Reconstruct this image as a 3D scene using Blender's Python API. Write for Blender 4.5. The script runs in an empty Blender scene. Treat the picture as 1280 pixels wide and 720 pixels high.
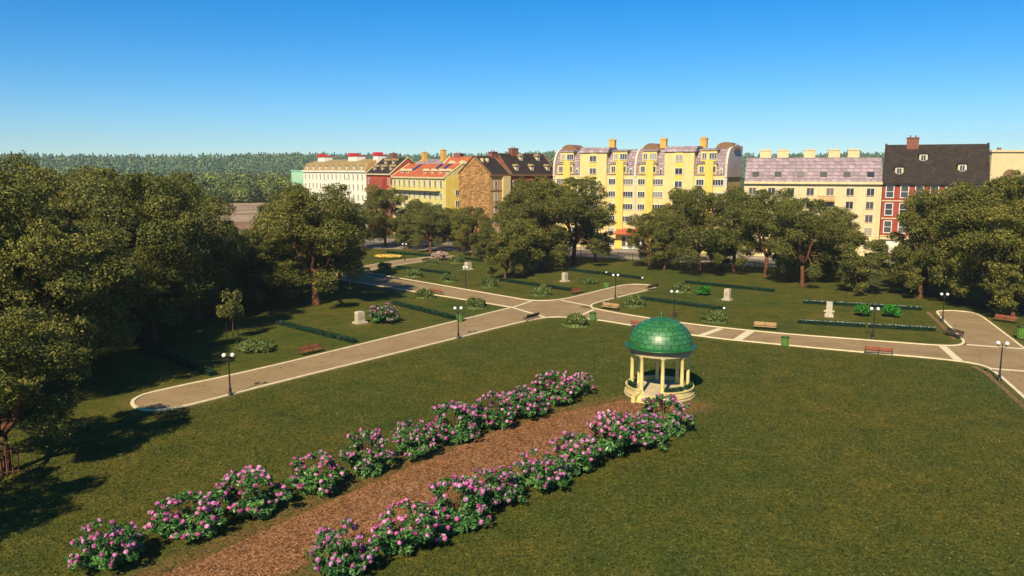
import bpy, math, random
import numpy as np
from mathutils import Vector, Matrix, Quaternion

R = math.radians
random.seed(7)
SC = bpy.context.scene
COL = SC.collection

# ------------------------------------------------------------------ camera
F = 1000.0                      # focal length in pixels of the 1280 wide photograph
HORIZON = 211.0
H = 22.0                        # height of the viewpoint in metres
TH = math.atan((360 - HORIZON) / F)
cs, sn = math.cos(TH), math.sin(TH)
cam_d = bpy.data.cameras.new('camera')
cam_d.sensor_width = 36.0
cam_d.lens = F / 1280 * 36.0
cam_d.clip_start = 0.5
cam_d.clip_end = 20000
cam = bpy.data.objects.new('camera', cam_d)
cam.location = (0, 0, H)
cam.rotation_euler = (R(90) - TH, 0, 0)
COL.objects.link(cam)
SC.camera = cam

# ------------------------------------------------------------------ light
SUN_AZ, SUN_EL = 20.0, 40.0     # the light travels SUN_AZ degrees right of the view, from behind
world = bpy.data.worlds.new('World')
SC.world = world
world.use_nodes = True
wn = world.node_tree
wn.nodes.clear()
sky = wn.nodes.new('ShaderNodeTexSky')
sky.sky_type = 'NISHITA'
sky.sun_disc = False
sky.sun_elevation = R(SUN_EL)
sky.sun_rotation = R(180 + SUN_AZ)
sky.altitude = 500
sky.air_density = 1.0
sky.dust_density = 0.0
sky.ozone_density = 5.0
hs = wn.nodes.new('ShaderNodeHueSaturation')
hs.inputs['Saturation'].default_value = 1.28
bg = wn.nodes.new('ShaderNodeBackground')
bg.inputs['Strength'].default_value = 0.078
wo = wn.nodes.new('ShaderNodeOutputWorld')
tint = wn.nodes.new('ShaderNodeMix')
tint.data_type = 'RGBA'
tint.blend_type = 'MULTIPLY'
tint.inputs[0].default_value = 1.0
tint.inputs[7].default_value = (0.80, 0.97, 1.12, 1)
wn.links.new(sky.outputs[0], tint.inputs[6])
wn.links.new(tint.outputs[2], hs.inputs['Color'])
wn.links.new(hs.outputs[0], bg.inputs[0])
wn.links.new(bg.outputs[0], wo.inputs[0])

sd = bpy.data.lights.new('sun', 'SUN')
sd.energy = 5.0
sd.angle = R(0.5)
sd.color = (1.0, 0.86, 0.60)
sun = bpy.data.objects.new('sun', sd)
dirv = Vector((math.sin(R(SUN_AZ)) * math.cos(R(SUN_EL)), math.cos(R(SUN_AZ)) * math.cos(R(SUN_EL)), -math.sin(R(SUN_EL))))
sun.rotation_euler = dirv.to_track_quat('-Z', 'Y').to_euler()
COL.objects.link(sun)
SC.view_settings.view_transform = 'Standard'
SC.view_settings.look = 'None'
SC.view_settings.gamma = 1
SC.view_settings.exposure = 0.5
SC.cycles.max_bounces = 6
SC.cycles.diffuse_bounces = 2
SC.cycles.glossy_bounces = 2
SC.cycles.transmission_bounces = 3
SC.cycles.transparent_max_bounces = 4
SC.cycles.volume_bounces = 0

# ------------------------------------------------------------------ surveying helpers
def G(px, py, z=0.0):
    """ground point (at height z) seen at a pixel of the photograph"""
    v = (py - 360) / F
    t = (H - z) / (sn + v * cs)
    return Vector(((px - 640) / F * t, t * (cs - v * sn), z))

def W(px, py, Y):
    v = (py - 360) / F
    t = Y / (cs - v * sn)
    return Vector(((px - 640) / F * t, Y, H - (sn + v * cs) * t))

def Zat(py, Y):
    return W(640, py, Y).z

# ------------------------------------------------------------------ materials
def new_mat(name):
    m = bpy.data.materials.new(name)
    m.use_nodes = True
    n = m.node_tree
    return m, n, n.nodes['Principled BSDF']

def N(n, t, **kw):
    x = n.nodes.new(t)
    for k, v in kw.items():
        setattr(x, k, v)
    return x

def ramp(n, fac, stops):
    r = N(n, 'ShaderNodeValToRGB')
    e = r.color_ramp.elements
    while len(e) < len(stops):
        e.new(0.5)
    for i, (p, c) in enumerate(stops):
        e[i].position = p
        e[i].color = (*c, 1) if len(c) == 3 else c
    n.links.new(fac, r.inputs[0])
    return r.outputs[0]

def noise(n, scale, detail=4, rough=0.55, vec=None, dist=0):
    t = N(n, 'ShaderNodeTexNoise')
    t.inputs['Scale'].default_value = scale
    t.inputs['Detail'].default_value = detail
    t.inputs['Roughness'].default_value = rough
    t.inputs['Distortion'].default_value = dist
    if vec is not None:
        n.links.new(vec, t.inputs['Vector'])
    return t.outputs[0]

def mixc(n, fac, a, b, mode='MIX'):
    m = N(n, 'ShaderNodeMix', data_type='RGBA', blend_type=mode)
    if isinstance(fac, (int, float)):
        m.inputs[0].default_value = fac
    else:
        n.links.new(fac, m.inputs[0])
    for sock, v in ((m.inputs[6], a), (m.inputs[7], b)):
        if isinstance(v, tuple):
            sock.default_value = (*v, 1)
        else:
            n.links.new(v, sock)
    return m.outputs[2]

def objco(n):
    return N(n, 'ShaderNodeTexCoord').outputs['Object']

def bump(n, p, h, dist, strength=1.0):
    b = N(n, 'ShaderNodeBump')
    b.inputs['Distance'].default_value = dist
    b.inputs['Strength'].default_value = strength
    n.links.new(h, b.inputs['Height'])
    n.links.new(b.outputs[0], p.inputs['Normal'])

def surf(name, col, var=0.18, scale=1.5, rough=0.8, metal=0, fine=None, bumpd=0.0, spec=0.3):
    """a plain weathered surface: two scales of noise around one colour"""
    m, n, p = new_mat(name)
    co = objco(n)
    a = noise(n, scale, 5, 0.6, co)
    lo = tuple(c * (1 - var) for c in col)
    hi = tuple(min(1, c * (1 + var)) for c in col)
    c = ramp(n, a, [(0.3, lo), (0.7, hi)])
    b = noise(n, fine or scale * 9, 4, 0.7, co)
    g = ramp(n, b, [(0.3, (0.86,) * 3), (0.65, (1.06,) * 3)])
    c = mixc(n, 1.0, c, g, 'MULTIPLY')
    if name.endswith('_render') or name.endswith('painted_stone') or name.endswith('copper_rim'):
        mp = N(n, 'ShaderNodeMapping')       # rain streaks and grime running down
        mp.inputs['Scale'].default_value = (2.2, 2.2, 0.12)
        n.links.new(co, mp.inputs[0])
        st_ = noise(n, 1.0, 6, 0.7, mp.outputs[0])
        g2 = ramp(n, st_, [(0.30, (0.74, 0.71, 0.66)), (0.52, (1.0, 1.0, 1.0))])
        c = mixc(n, 0.8, c, g2, 'MULTIPLY')
    n.links.new(c, p.inputs['Base Color'])
    p.inputs['Roughness'].default_value = rough
    p.inputs['Metallic'].default_value = metal
    p.inputs['Specular IOR Level'].default_value = spec
    if bumpd:
        bump(n, p, b, bumpd)
    return m

def leafmat(name, stops, trans=0.25, rough=0.55):
    m, n, p = new_mat(name)
    at = N(n, 'ShaderNodeAttribute', attribute_name='tint')
    c = ramp(n, at.outputs['Fac'], stops)
    oi = N(n, 'ShaderNodeObjectInfo')
    v = ramp(n, oi.outputs['Random'], [(0, (0.82, 0.86, 0.85)), (1, (1.12, 1.08, 1.0))])
    c = mixc(n, 1.0, c, v, 'MULTIPLY')
    n.links.new(c, p.inputs['Base Color'])
    p.inputs['Roughness'].default_value = rough
    p.inputs['Specular IOR Level'].default_value = 0.25
    tr = N(n, 'ShaderNodeBsdfTranslucent')
    n.links.new(c, tr.inputs[0])
    mx = N(n, 'ShaderNodeMixShader')
    mx.inputs[0].default_value = trans
    n.links.new(p.outputs[0], mx.inputs[1])
    n.links.new(tr.outputs[0], mx.inputs[2])
    n.links.new(mx.outputs[0], n.nodes['Material Output'].inputs[0])
    return m

def brickmat(name, col, mortar, bw=0.5, bh=0.2, ms=0.02, var=0.3, rough=0.85):
    m, n, p = new_mat(name)
    co = objco(n)
    sep = N(n, 'ShaderNodeSeparateXYZ')
    n.links.new(co, sep.inputs[0])
    ad = N(n, 'ShaderNodeMath', operation='ADD')
    n.links.new(sep.outputs[0], ad.inputs[0])
    n.links.new(sep.outputs[1], ad.inputs[1])
    cmb = N(n, 'ShaderNodeCombineXYZ')
    n.links.new(ad.outputs[0], cmb.inputs[0])
    n.links.new(sep.outputs[2], cmb.inputs[1])
    b = N(n, 'ShaderNodeTexBrick')
    b.inputs['Scale'].default_value = 1
    b.inputs['Brick Width'].default_value = bw
    b.inputs['Row Height'].default_value = bh
    b.inputs['Mortar Size'].default_value = ms
    b.inputs['Color1'].default_value = (*[c * (1 - var) for c in col], 1)
    b.inputs['Color2'].default_value = (*[min(1, c * (1 + var)) for c in col], 1)
    b.inputs['Mortar'].default_value = (*mortar, 1)
    n.links.new(cmb.outputs[0], b.inputs['Vector'])
    st = noise(n, 0.5, 5, 0.65, co)
    g = ramp(n, st, [(0.3, (0.75,) * 3), (0.7, (1.1,) * 3)])
    c = mixc(n, 1.0, b.outputs[0], g, 'MULTIPLY')
    n.links.new(c, p.inputs['Base Color'])
    p.inputs['Roughness'].default_value = rough
    p.inputs['Specular IOR Level'].default_value = 0.2
    return m

M = {}
# grass: several scales of mottling plus worn ground beside the paths
m, n, p = new_mat('grass')
co = objco(n)
big = noise(n, 0.045, 4, 0.6, co)
mid = noise(n, 0.35, 8, 0.78, co, 0.6)
fin = noise(n, 3.0, 6, 0.8, co)
ver = noise(n, 11.0, 3, 0.8, co)
c1 = ramp(n, mid, [(0.33, (0.042, 0.060, 0.013)), (0.5, (0.070, 0.080, 0.016)), (0.68, (0.118, 0.102, 0.022))])
c2 = ramp(n, big, [(0.35, (0.80, 0.95, 0.9)), (0.65, (1.22, 1.05, 0.95))])
c = mixc(n, 1.0, c1, c2, 'MULTIPLY')
c3 = ramp(n, fin, [(0.36, (0.45, 0.52, 0.5)), (0.5, (1.0, 1.0, 1.0)), (0.64, (1.75, 1.55, 1.2))])
c = mixc(n, 1.0, c, c3, 'MULTIPLY')
c4 = ramp(n, ver, [(0.38, (0.4, 0.45, 0.4)), (0.52, (1.05, 1.05, 1.0)), (0.66, (1.9, 1.7, 1.3))])
c = mixc(n, 0.8, c, c4, 'MULTIPLY')
at = N(n, 'ShaderNodeAttribute', attribute_name='worn')
wm = N(n, 'ShaderNodeMath', operation='MULTIPLY')
n.links.new(at.outputs['Fac'], wm.inputs[0])
n.links.new(ramp(n, noise(n, 0.9, 5, 0.7, co), [(0.3, (0.25,) * 3), (0.6, (1.0,) * 3)]), wm.inputs[1])
dry = ramp(n, fin, [(0.3, (0.095, 0.075, 0.022)), (0.7, (0.215, 0.165, 0.055))])
c = mixc(n, wm.outputs[0], c, dry)
at2 = N(n, 'ShaderNodeAttribute', attribute_name='soil')
wm2 = N(n, 'ShaderNodeMath', operation='MULTIPLY')
n.links.new(at2.outputs['Fac'], wm2.inputs[0])
n.links.new(ramp(n, noise(n, 1.4, 5, 0.75, co), [(0.35, (0.1,) * 3), (0.6, (1.0,) * 3)]), wm2.inputs[1])
soil = ramp(n, fin, [(0.3, (0.13, 0.06, 0.025)), (0.7, (0.28, 0.13, 0.055))])
c = mixc(n, wm2.outputs[0], c, soil)
n.links.new(c, p.inputs['Base Color'])
p.inputs['Roughness'].default_value = 0.95
p.inputs['Specular IOR Level'].default_value = 0.05
bump(n, p, ver, 0.06, 0.7)
M['grass'] = m

# wood-chip mulch
m, n, p = new_mat('wood_mulch')
co = objco(n)
v = N(n, 'ShaderNodeTexVoronoi')
v.inputs['Scale'].default_value = 9
n.links.new(co, v.inputs['Vector'])
c = ramp(n, v.outputs['Color'], [(0.1, (0.075, 0.030, 0.012)), (0.45, (0.22, 0.095, 0.038)), (0.9, (0.42, 0.23, 0.11))])
g = ramp(n, noise(n, 0.8, 5, 0.7, co), [(0.3, (0.75, 0.8, 0.8)), (0.7, (1.15, 1.1, 1.05))])
c = mixc(n, 1.0, c, g, 'MULTIPLY')
n.links.new(c, p.inputs['Base Color'])
p.inputs['Roughness'].default_value = 0.95
p.inputs['Specular IOR Level'].default_value = 0.05
bump(n, p, v.outputs['Distance'], 0.08, 0.8)
M['mulch'] = m

# path surface: fine gravel bound asphalt with stains
m, n, p = new_mat('path_surface')
co = objco(n)
c = ramp(n, noise(n, 0.25, 6, 0.65, co), [(0.3, (0.260, 0.175, 0.085)), (0.7, (0.345, 0.242, 0.125))])
c2 = ramp(n, noise(n, 14, 4, 0.8, co), [(0.3, (0.72,) * 3), (0.7, (1.2,) * 3)])
c = mixc(n, 0.8, c, c2, 'MULTIPLY')
c3 = ramp(n, noise(n, 1.3, 6, 0.75, co, 1.5), [(0.28, (0.6, 0.58, 0.52)), (0.45, (1, 1, 1))])
c = mixc(n, 0.7, c, c3, 'MULTIPLY')
vc = N(n, 'ShaderNodeTexVoronoi', feature='DISTANCE_TO_EDGE')
vc.inputs['Scale'].default_value = 0.22
wv = N(n, 'ShaderNodeVectorMath', operation='ADD')
n.links.new(co, wv.inputs[0])
nz = N(n, 'ShaderNodeTexNoise'); nz.inputs['Scale'].default_value = 1.1; nz.inputs['Detail'].default_value = 6
n.links.new(co, nz.inputs['Vector']); n.links.new(nz.outputs['Color'], wv.inputs[1])
n.links.new(wv.outputs[0], vc.inputs['Vector'])
c = mixc(n, 0.8, c, ramp(n, vc.outputs['Distance'], [(0.0, (0.55, 0.52, 0.48)), (0.012, (1, 1, 1))]), 'MULTIPLY')
n.links.new(c, p.inputs['Base Color'])
p.inputs['Roughness'].default_value = 0.9
p.inputs['Specular IOR Level'].default_value = 0.15
M['path'] = m

M['kerb'] = surf('pale_kerb_stone', (0.72, 0.60, 0.37), 0.14, 1.2, 0.85, fine=7)
M['asphalt'] = surf('street_asphalt', (0.13, 0.11, 0.085), 0.2, 0.3, 0.9)
M['paving'] = surf('street_paving', (0.30, 0.25, 0.19), 0.15, 0.5, 0.9)
M['dirt'] = surf('arena_dirt', (0.33, 0.235, 0.145), 0.3, 0.03, 0.95, fine=0.4)
M['dirt_dark'] = surf('arena_soil', (0.22, 0.125, 0.06), 0.25, 0.05, 0.95, fine=0.6)
M['column'] = surf('cream_painted_stone', (0.68, 0.56, 0.22), 0.16, 1.0, 0.6, fine=12)
M['stone'] = surf('warm_sandstone', (0.46, 0.36, 0.21), 0.2, 1.3, 0.8, fine=9)
M['floor'] = surf('gazebo_floor_stone', (0.55, 0.44, 0.25), 0.15, 1.5, 0.8, fine=9)
M['grave'] = surf('pale_monument_stone', (0.48, 0.41, 0.30), 0.25, 2.0, 0.85, fine=14, bumpd=0.02)
M['iron'] = surf('dark_cast_iron', (0.018, 0.018, 0.016), 0.2, 3, 0.45, spec=0.5)
M['wood_red'] = surf('red_brown_bench_wood', (0.30, 0.095, 0.045), 0.25, 4, 0.6)
M['wood_lit'] = surf('lit_tan_bench_wood', (0.44, 0.27, 0.13), 0.2, 4, 0.6)  # same bench wood, its lit side put into a lighter colour
M['wood_shaded'] = surf('shaded_dark_bench_wood', (0.055, 0.035, 0.025), 0.25, 4, 0.6)  # same bench wood, its shaded side put into a darker colour
M['bin'] = surf('green_painted_bin', (0.10, 0.21, 0.035), 0.18, 3, 0.5)
M['bark'] = surf('reddish_bark', (0.150, 0.066, 0.036), 0.35, 1.6, 0.95, fine=8, bumpd=0.08, spec=0.1)
M['white'] = surf('white_paint', (0.72, 0.70, 0.64), 0.05, 1, 0.5)
M['globe'], n, p = new_mat('opal_glass_globe')
p.inputs['Base Color'].default_value = (0.85, 0.83, 0.78, 1)
p.inputs['Roughness'].default_value = 0.25
M['pane'], n, p = new_mat('dark_window_glass')
oi = N(n, 'ShaderNodeObjectInfo')
n.links.new(ramp(n, oi.outputs['Random'], [(0.0, (0.030, 0.034, 0.045)), (0.55, (0.065, 0.068, 0.078)), (0.78, (0.13, 0.12, 0.10)), (0.92, (0.34, 0.30, 0.23))]), p.inputs['Base Color'])
p.inputs['Roughness'].default_value = 0.15
M['blueglass'] = surf('solar_panel_glass', (0.03, 0.045, 0.11), 0.1, 2, 0.2, spec=0.6)

# green copper dome tiles laid by angle and height
m, n, p = new_mat('green_copper_tiles')
uv = N(n, 'ShaderNodeTexCoord').outputs['UV']
b = N(n, 'ShaderNodeTexBrick')
b.offset = 0.5
b.inputs['Scale'].default_value = 1
b.inputs['Brick Width'].default_value = 1.0
b.inputs['Row Height'].default_value = 1.0
b.inputs['Mortar Size'].default_value = 0.05
b.inputs['Color1'].default_value = (0.018, 0.125, 0.024, 1)
b.inputs['Color2'].default_value = (0.036, 0.21, 0.042, 1)
b.inputs['Mortar'].default_value = (0.004, 0.026, 0.009, 1)
n.links.new(uv, b.inputs['Vector'])
g = ramp(n, noise(n, 1.3, 7, 0.75, objco(n), 1.0), [(0.34, (0.45, 0.55, 0.5)), (0.5, (0.95, 0.95, 0.95)), (0.68, (1.35, 1.2, 1.25))])
c = mixc(n, 1.0, b.outputs[0], g, 'MULTIPLY')
n.links.new(c, p.inputs['Base Color'])
p.inputs['Roughness'].default_value = 0.43
p.inputs['Specular IOR Level'].default_value = 0.9
iv = N(n, 'ShaderNodeMath', operation='SUBTRACT')
iv.inputs[0].default_value = 1
n.links.new(b.outputs['Fac'], iv.inputs[1])
bump(n, p, iv.outputs[0], 0.03, 0.6)
M['dome'] = m
M['copper'] = surf('green_copper_rim', (0.015, 0.10, 0.024), 0.25, 2, 0.35, spec=0.6)

# building colours
M['w_yellow'] = surf('pale_yellow_render', (0.72, 0.56, 0.24), 0.06, 0.3, 0.85, fine=2)
M['w_yellow_b'] = surf('bright_yellow_render', (0.72, 0.54, 0.12), 0.06, 0.3, 0.85, fine=2)
M['w_yellow_c'] = surf('lemon_yellow_render', (0.66, 0.56, 0.20), 0.07, 0.3, 0.85, fine=2)
M['w_white'] = surf('cream_white_render', (0.78, 0.74, 0.60), 0.06, 0.3, 0.85, fine=2)
M['w_mint'] = surf('mint_green_render', (0.34, 0.66, 0.40), 0.06, 0.3, 0.85, fine=2)
M['w_pink'] = surf('pale_pinkish_render', (0.62, 0.52, 0.42), 0.06, 0.3, 0.85, fine=2)
M['w_beige'] = surf('beige_render', (0.66, 0.54, 0.30), 0.08, 0.3, 0.85, fine=2)
M['w_ochre'] = surf('ochre_render', (0.50, 0.30, 0.11), 0.10, 0.3, 0.85, fine=2)
M['w_red'] = surf('brick_red_render', (0.36, 0.07, 0.035), 0.15, 0.4, 0.85, fine=3)
M['b_red'] = brickmat('red_brickwork', (0.34, 0.055, 0.03), (0.30, 0.12, 0.08), 0.5, 0.16, 0.015, 0.2)
M['b_brown'] = brickmat('yellow_brown_brickwork', (0.40, 0.215, 0.075), (0.22, 0.12, 0.05), 0.9, 0.45, 0.04, 0.45)
M['b_chim'] = brickmat('chimney_brickwork', (0.27, 0.085, 0.05), (0.2, 0.12, 0.1), 0.4, 0.15, 0.02, 0.3)
M['chim_o'] = surf('orange_render', (0.62, 0.36, 0.07), 0.1, 1, 0.85)
def tilemat(name, col, w=0.7, h=0.45, mort=0.6, var=0.25):
    return brickmat(name, col, tuple(c * mort for c in col), w, h, 0.07, var, 0.75)
M['r_mauve'] = tilemat('mauve_roof_tiles', (0.34, 0.255, 0.27), 1.5, 0.85, 0.45, 0.22)
M['r_black'] = tilemat('black_slate_roof', (0.045, 0.032, 0.024), 0.8, 0.4, 0.6, 0.35)
M['r_red'] = tilemat('orange_red_tile_roof', (0.50, 0.13, 0.05), 0.9, 0.5, 0.7, 0.18)
M['r_tan'] = tilemat('olive_tan_roof', (0.38, 0.27, 0.11), 0.9, 0.5, 0.75, 0.15)
M['r_red2'] = surf('bright_red_roof_metal', (0.55, 0.03, 0.03), 0.1, 1, 0.5)
M['r_brown'] = surf('brown_copper_roof', (0.22, 0.12, 0.06), 0.15, 1, 0.6)
M['carpaint_w'] = surf('white_car_paint', (0.65, 0.65, 0.63), 0.03, 1, 0.25, spec=0.6)
M['carpaint_b'] = surf('blue_car_paint', (0.03, 0.08, 0.30), 0.03, 1, 0.25, spec=0.6)
M['carpaint_g'] = surf('green_car_paint', (0.02, 0.25, 0.08), 0.03, 1, 0.25, spec=0.6)
M['carpaint_r'] = surf('red_car_paint', (0.35, 0.03, 0.03), 0.03, 1, 0.25, spec=0.6)
M['tyre'] = surf('black_rubber', (0.02, 0.02, 0.02), 0.1, 2, 0.9)
M['signblue'] = surf('blue_sign_enamel', (0.02, 0.08, 0.50), 0.05, 1, 0.5)

# foliage
M['leaf'] = leafmat('tree_leaves', [(0.0, (0.042, 0.058, 0.011)), (0.5, (0.128, 0.138, 0.025)), (0.85, (0.225, 0.210, 0.038)), (1.0, (0.34, 0.29, 0.06))], 0.22)
M['leaf_far'] = leafmat('woodland_leaves', [(0.0, (0.055, 0.085, 0.024)), (0.5, (0.115, 0.150, 0.036)), (0.8, (0.150, 0.180, 0.035)), (1.0, (0.33, 0.36, 0.04))], 0.1)
M['leaf_ridge'] = leafmat('hazed_conifer_leaves', [(0.0, (0.075, 0.145, 0.072)), (0.6, (0.145, 0.225, 0.095)), (1.0, (0.24, 0.28, 0.090))], 0.1)  # colours lightened so that distance haze is partly painted into the leaves
M['leaf_bush'] = leafmat('shrub_leaves', [(0.0, (0.030, 0.060, 0.015)), (0.5, (0.105, 0.150, 0.034)), (1.0, (0.28, 0.31, 0.09))], 0.2)
M['leaf_rhodo'] = leafmat('glossy_shrub_leaves', [(0.0, (0.022, 0.075, 0.018)), (0.5, (0.060, 0.185, 0.040)), (1.0, (0.20, 0.36, 0.12))], 0.2, 0.4)
M['leaf_bright'] = leafmat('bright_green_leaves', [(0.0, (0.015, 0.11, 0.012)), (0.5, (0.035, 0.23, 0.018)), (1.0, (0.11, 0.40, 0.05))], 0.3)
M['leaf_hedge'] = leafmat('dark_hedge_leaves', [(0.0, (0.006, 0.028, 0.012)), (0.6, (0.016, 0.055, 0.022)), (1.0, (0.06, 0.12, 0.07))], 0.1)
M['leaf_highlit'] = leafmat('highlit_top_hedge_leaves', [(0.0, (0.006, 0.028, 0.012)), (0.8, (0.018, 0.060, 0.026)), (0.9, (0.30, 0.38, 0.36)), (1.0, (0.42, 0.50, 0.48))], 0.1)  # upper stops paint a pale highlight into the leaf colour
M['pink'] = leafmat('pink_petals', [(0.0, (0.48, 0.08, 0.27)), (0.5, (0.66, 0.20, 0.48)), (1.0, (0.82, 0.46, 0.70))], 0.2)
M['palepink'] = leafmat('pale_pink_petals', [(0.0, (0.62, 0.28, 0.32)), (0.5, (0.75, 0.50, 0.48)), (1.0, (0.85, 0.72, 0.66))], 0.2)
M['yellowp'] = leafmat('yellow_petals', [(0.0, (0.60, 0.30, 0.04)), (0.5, (0.80, 0.52, 0.08)), (1.0, (0.90, 0.72, 0.25))], 0.2)

# ------------------------------------------------------------------ mesh helpers
def tag(o, label=None, cat=None, group=None, kind=None):
    if label: o['label'] = label
    if cat: o['category'] = cat
    if group: o['group'] = group
    if kind: o['kind'] = kind
    return o

def empty(name, loc, rz=0.0, label=None, cat=None, group=None):
    o = bpy.data.objects.new(name, None)
    o.empty_display_size = 0.5
    o.location = loc
    o.rotation_euler = (0, 0, rz)
    COL.objects.link(o)
    return tag(o, label, cat, group)

def link_mesh(name, me, mat, parent=None, smooth=False):
    if mat is not None:
        me.materials.append(mat)
    if smooth:
        me.polygons.foreach_set('use_smooth', [True] * len(me.polygons))
    o = bpy.data.objects.new(name, me)
    COL.objects.link(o)
    if parent is not None:
        o.parent = parent
    return o

class MB:
    def __init__(s):
        s.v = []; s.f = []
    def add(s, vs, fs):
        k = len(s.v)
        s.v += [tuple(a) for a in vs]
        s.f += [tuple(i + k for i in f) for f in fs]
        return s
    def box(s, x0, x1, y0, y1, z0, z1):
        return s.add([(x0, y0, z0), (x1, y0, z0), (x1, y1, z0), (x0, y1, z0), (x0, y0, z1), (x1, y0, z1), (x1, y1, z1), (x0, y1, z1)],
                     [(3, 2, 1, 0), (4, 5, 6, 7), (0, 1, 5, 4), (1, 2, 6, 5), (2, 3, 7, 6), (3, 0, 4, 7)])
    def prism_x(s, prof, x0, x1):
        """a (y,z) outline swept along x"""
        n = len(prof)
        vs = [(x0, y, z) for y, z in prof] + [(x1, y, z) for y, z in prof]
        fs = [tuple(range(n)), tuple(range(2 * n - 1, n - 1, -1))]
        fs += [(i + n, (i + 1) % n + n, (i + 1) % n, i) for i in range(n)]
        return s.add(vs, fs)
    def prism_z(s, prof, z0, z1):
        n = len(prof)
        vs = [(x, y, z0) for x, y in prof] + [(x, y, z1) for x, y in prof]
        fs = [tuple(range(n - 1, -1, -1)), tuple(range(n, 2 * n))]
        fs += [(i, (i + 1) % n, (i + 1) % n + n, i + n) for i in range(n)]
        return s.add(vs, fs)
    def tube(s, pts, rad, n=8, cap=True):
        pts = [Vector(q) for q in pts]
        k0 = len(s.v)
        for i, q in enumerate(pts):
            d = (pts[min(i + 1, len(pts) - 1)] - pts[max(i - 1, 0)]).normalized()
            a = Vector((1, 0, 0)) if abs(d.x) < 0.8 else Vector((0, 1, 0))
            u = d.cross(a).normalized(); w = d.cross(u)
            r = rad[i] if isinstance(rad, (list, tuple)) else rad
            for j in range(n):
                t = 2 * math.pi * j / n
                s.v.append(tuple(q + (u * math.cos(t) + w * math.sin(t)) * r))
        for i in range(len(pts) - 1):
            for j in range(n):
                a0 = k0 + i * n + j; a1 = k0 + i * n + (j + 1) % n
                s.f.append((a0, a1, a1 + n, a0 + n))
        if cap:
            s.f.append(tuple(k0 + j for j in range(n - 1, -1, -1)))
            s.f.append(tuple(k0 + (len(pts) - 1) * n + j for j in range(n)))
        return s
    def lathe(s, prof, n=32, cx=0, cy=0):
        k0 = len(s.v)
        for r, z in prof:
            for j in range(n):
                t = 2 * math.pi * j / n
                s.v.append((cx + r * math.cos(t), cy + r * math.sin(t), z))
        for i in range(len(prof) - 1):
            for j in range(n):
                a0 = k0 + i * n + j; a1 = k0 + i * n + (j + 1) % n
                s.f.append((a0, a1, a1 + n, a0 + n))
        return s
    def ball(s, c, r, n=12, m_=8, sz=1.0):
        pr = [(max(0.001, math.sin(math.pi * i / m_)) * r, c[2] - math.cos(math.pi * i / m_) * r * sz) for i in range(m_ + 1)]
        return s.lathe(pr, n, c[0], c[1])
    def build(s, name, mat, parent=None, smooth=False, loc=None):
        me = bpy.data.meshes.new(name)
        me.from_pydata(s.v, [], s.f)
        me.update()
        o = link_mesh(name, me, mat, parent, smooth)
        if loc is not None:
            o.location = loc
        return o

def copy_tree(o, parent=None):
    c = o.copy()
    COL.objects.link(c)
    if parent is not None:
        c.parent = parent
    for ch in list(o.children):
        copy_tree(ch, c)
    return c

rng = np.random.default_rng(11)
def leafmesh(name, c, nrm, size, tint, aspect=0.62, rg=rng):
    """one diamond shaped, slightly folded leaf per centre"""
    n_ = len(c)
    nrm = nrm / np.maximum(np.linalg.norm(nrm, axis=1, keepdims=True), 1e-6)
    r = rg.normal(size=(n_, 3))
    u = np.cross(nrm, r); u /= np.maximum(np.linalg.norm(u, axis=1, keepdims=True), 1e-6)
    w = np.cross(nrm, u)
    s = size[:, None]
    V = np.empty((n_, 4, 3))
    V[:, 0] = c - u * s * 0.5
    V[:, 1] = c - w * s * 0.5 * aspect + nrm * s * 0.12
    V[:, 2] = c + u * s * 0.5
    V[:, 3] = c + w * s * 0.5 * aspect + nrm * s * 0.12
    me = bpy.data.meshes.new(name)
    me.vertices.add(n_ * 4)
    me.vertices.foreach_set('co', V.reshape(-1).astype(np.float32))
    me.loops.add(n_ * 4)
    me.loops.foreach_set('vertex_index', np.arange(n_ * 4, dtype=np.int32))
    me.polygons.add(n_)
    me.polygons.foreach_set('loop_start', np.arange(0, n_ * 4, 4, dtype=np.int32))
    me.polygons.foreach_set('loop_total', np.full(n_, 4, dtype=np.int32))
    me.update(calc_edges=True)
    a = me.attributes.new('tint', 'FLOAT', 'FACE')
    a.data.foreach_set('value', np.clip(tint, 0, 1).astype(np.float32))
    return me

def sph(n_, rg=rng):
    d = rg.normal(size=(n_, 3))
    return d / np.linalg.norm(d, axis=1, keepdims=True)

def lobes_to_leaves(lobes, per_m2, size, rg, jitter=0.75, fill=0.35):
    """lobes: (centre, (rx,ry,rz)). leaves over each lobe's lumpy shell, some within"""
    C = []; Nn = []; T = []
    for (c, r) in lobes:
        area = 4 * math.pi * ((r[0] * r[1]) ** 1.6 / 3 + 2 * ((r[0] * r[2]) ** 1.6) / 3) ** (1 / 1.6)
        k = int(area * per_m2)
        d = sph(k, rg)
        d = d[(d[:, 2] > -0.55) | (rg.random(len(d)) < 0.45)]
        k = len(d)
        ph = rg.random(6) * 6.28
        lump = 1 + 0.13 * np.sin(d[:, 0] * 5 + ph[0]) * np.sin(d[:, 1] * 5 + ph[1]) + 0.10 * np.sin(d[:, 2] * 7 + ph[2]) + 0.08 * np.sin(d[:, 0] * 11 + d[:, 1] * 9 + ph[3])
        rr = np.where(rg.random(k) < fill, 0.45 + 0.55 * rg.random(k), 0.86 + 0.22 * rg.random(k)) * lump
        P = np.array(c) + d * rr[:, None] * np.array(r)
        C.append(P)
        Nn.append(d * 0.9 + rg.normal(size=(k, 3)) * jitter + np.array([0, 0, 0.25]))
        T.append(0.26 + 0.30 * rg.random() + 0.28 * rg.normal(size=k) * 0.9 + 0.12)
    C = np.concatenate(C); Nn = np.concatenate(Nn); T = np.concatenate(T)
    return C, Nn, size * (0.65 + 0.7 * rg.random(len(C))), T

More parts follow.
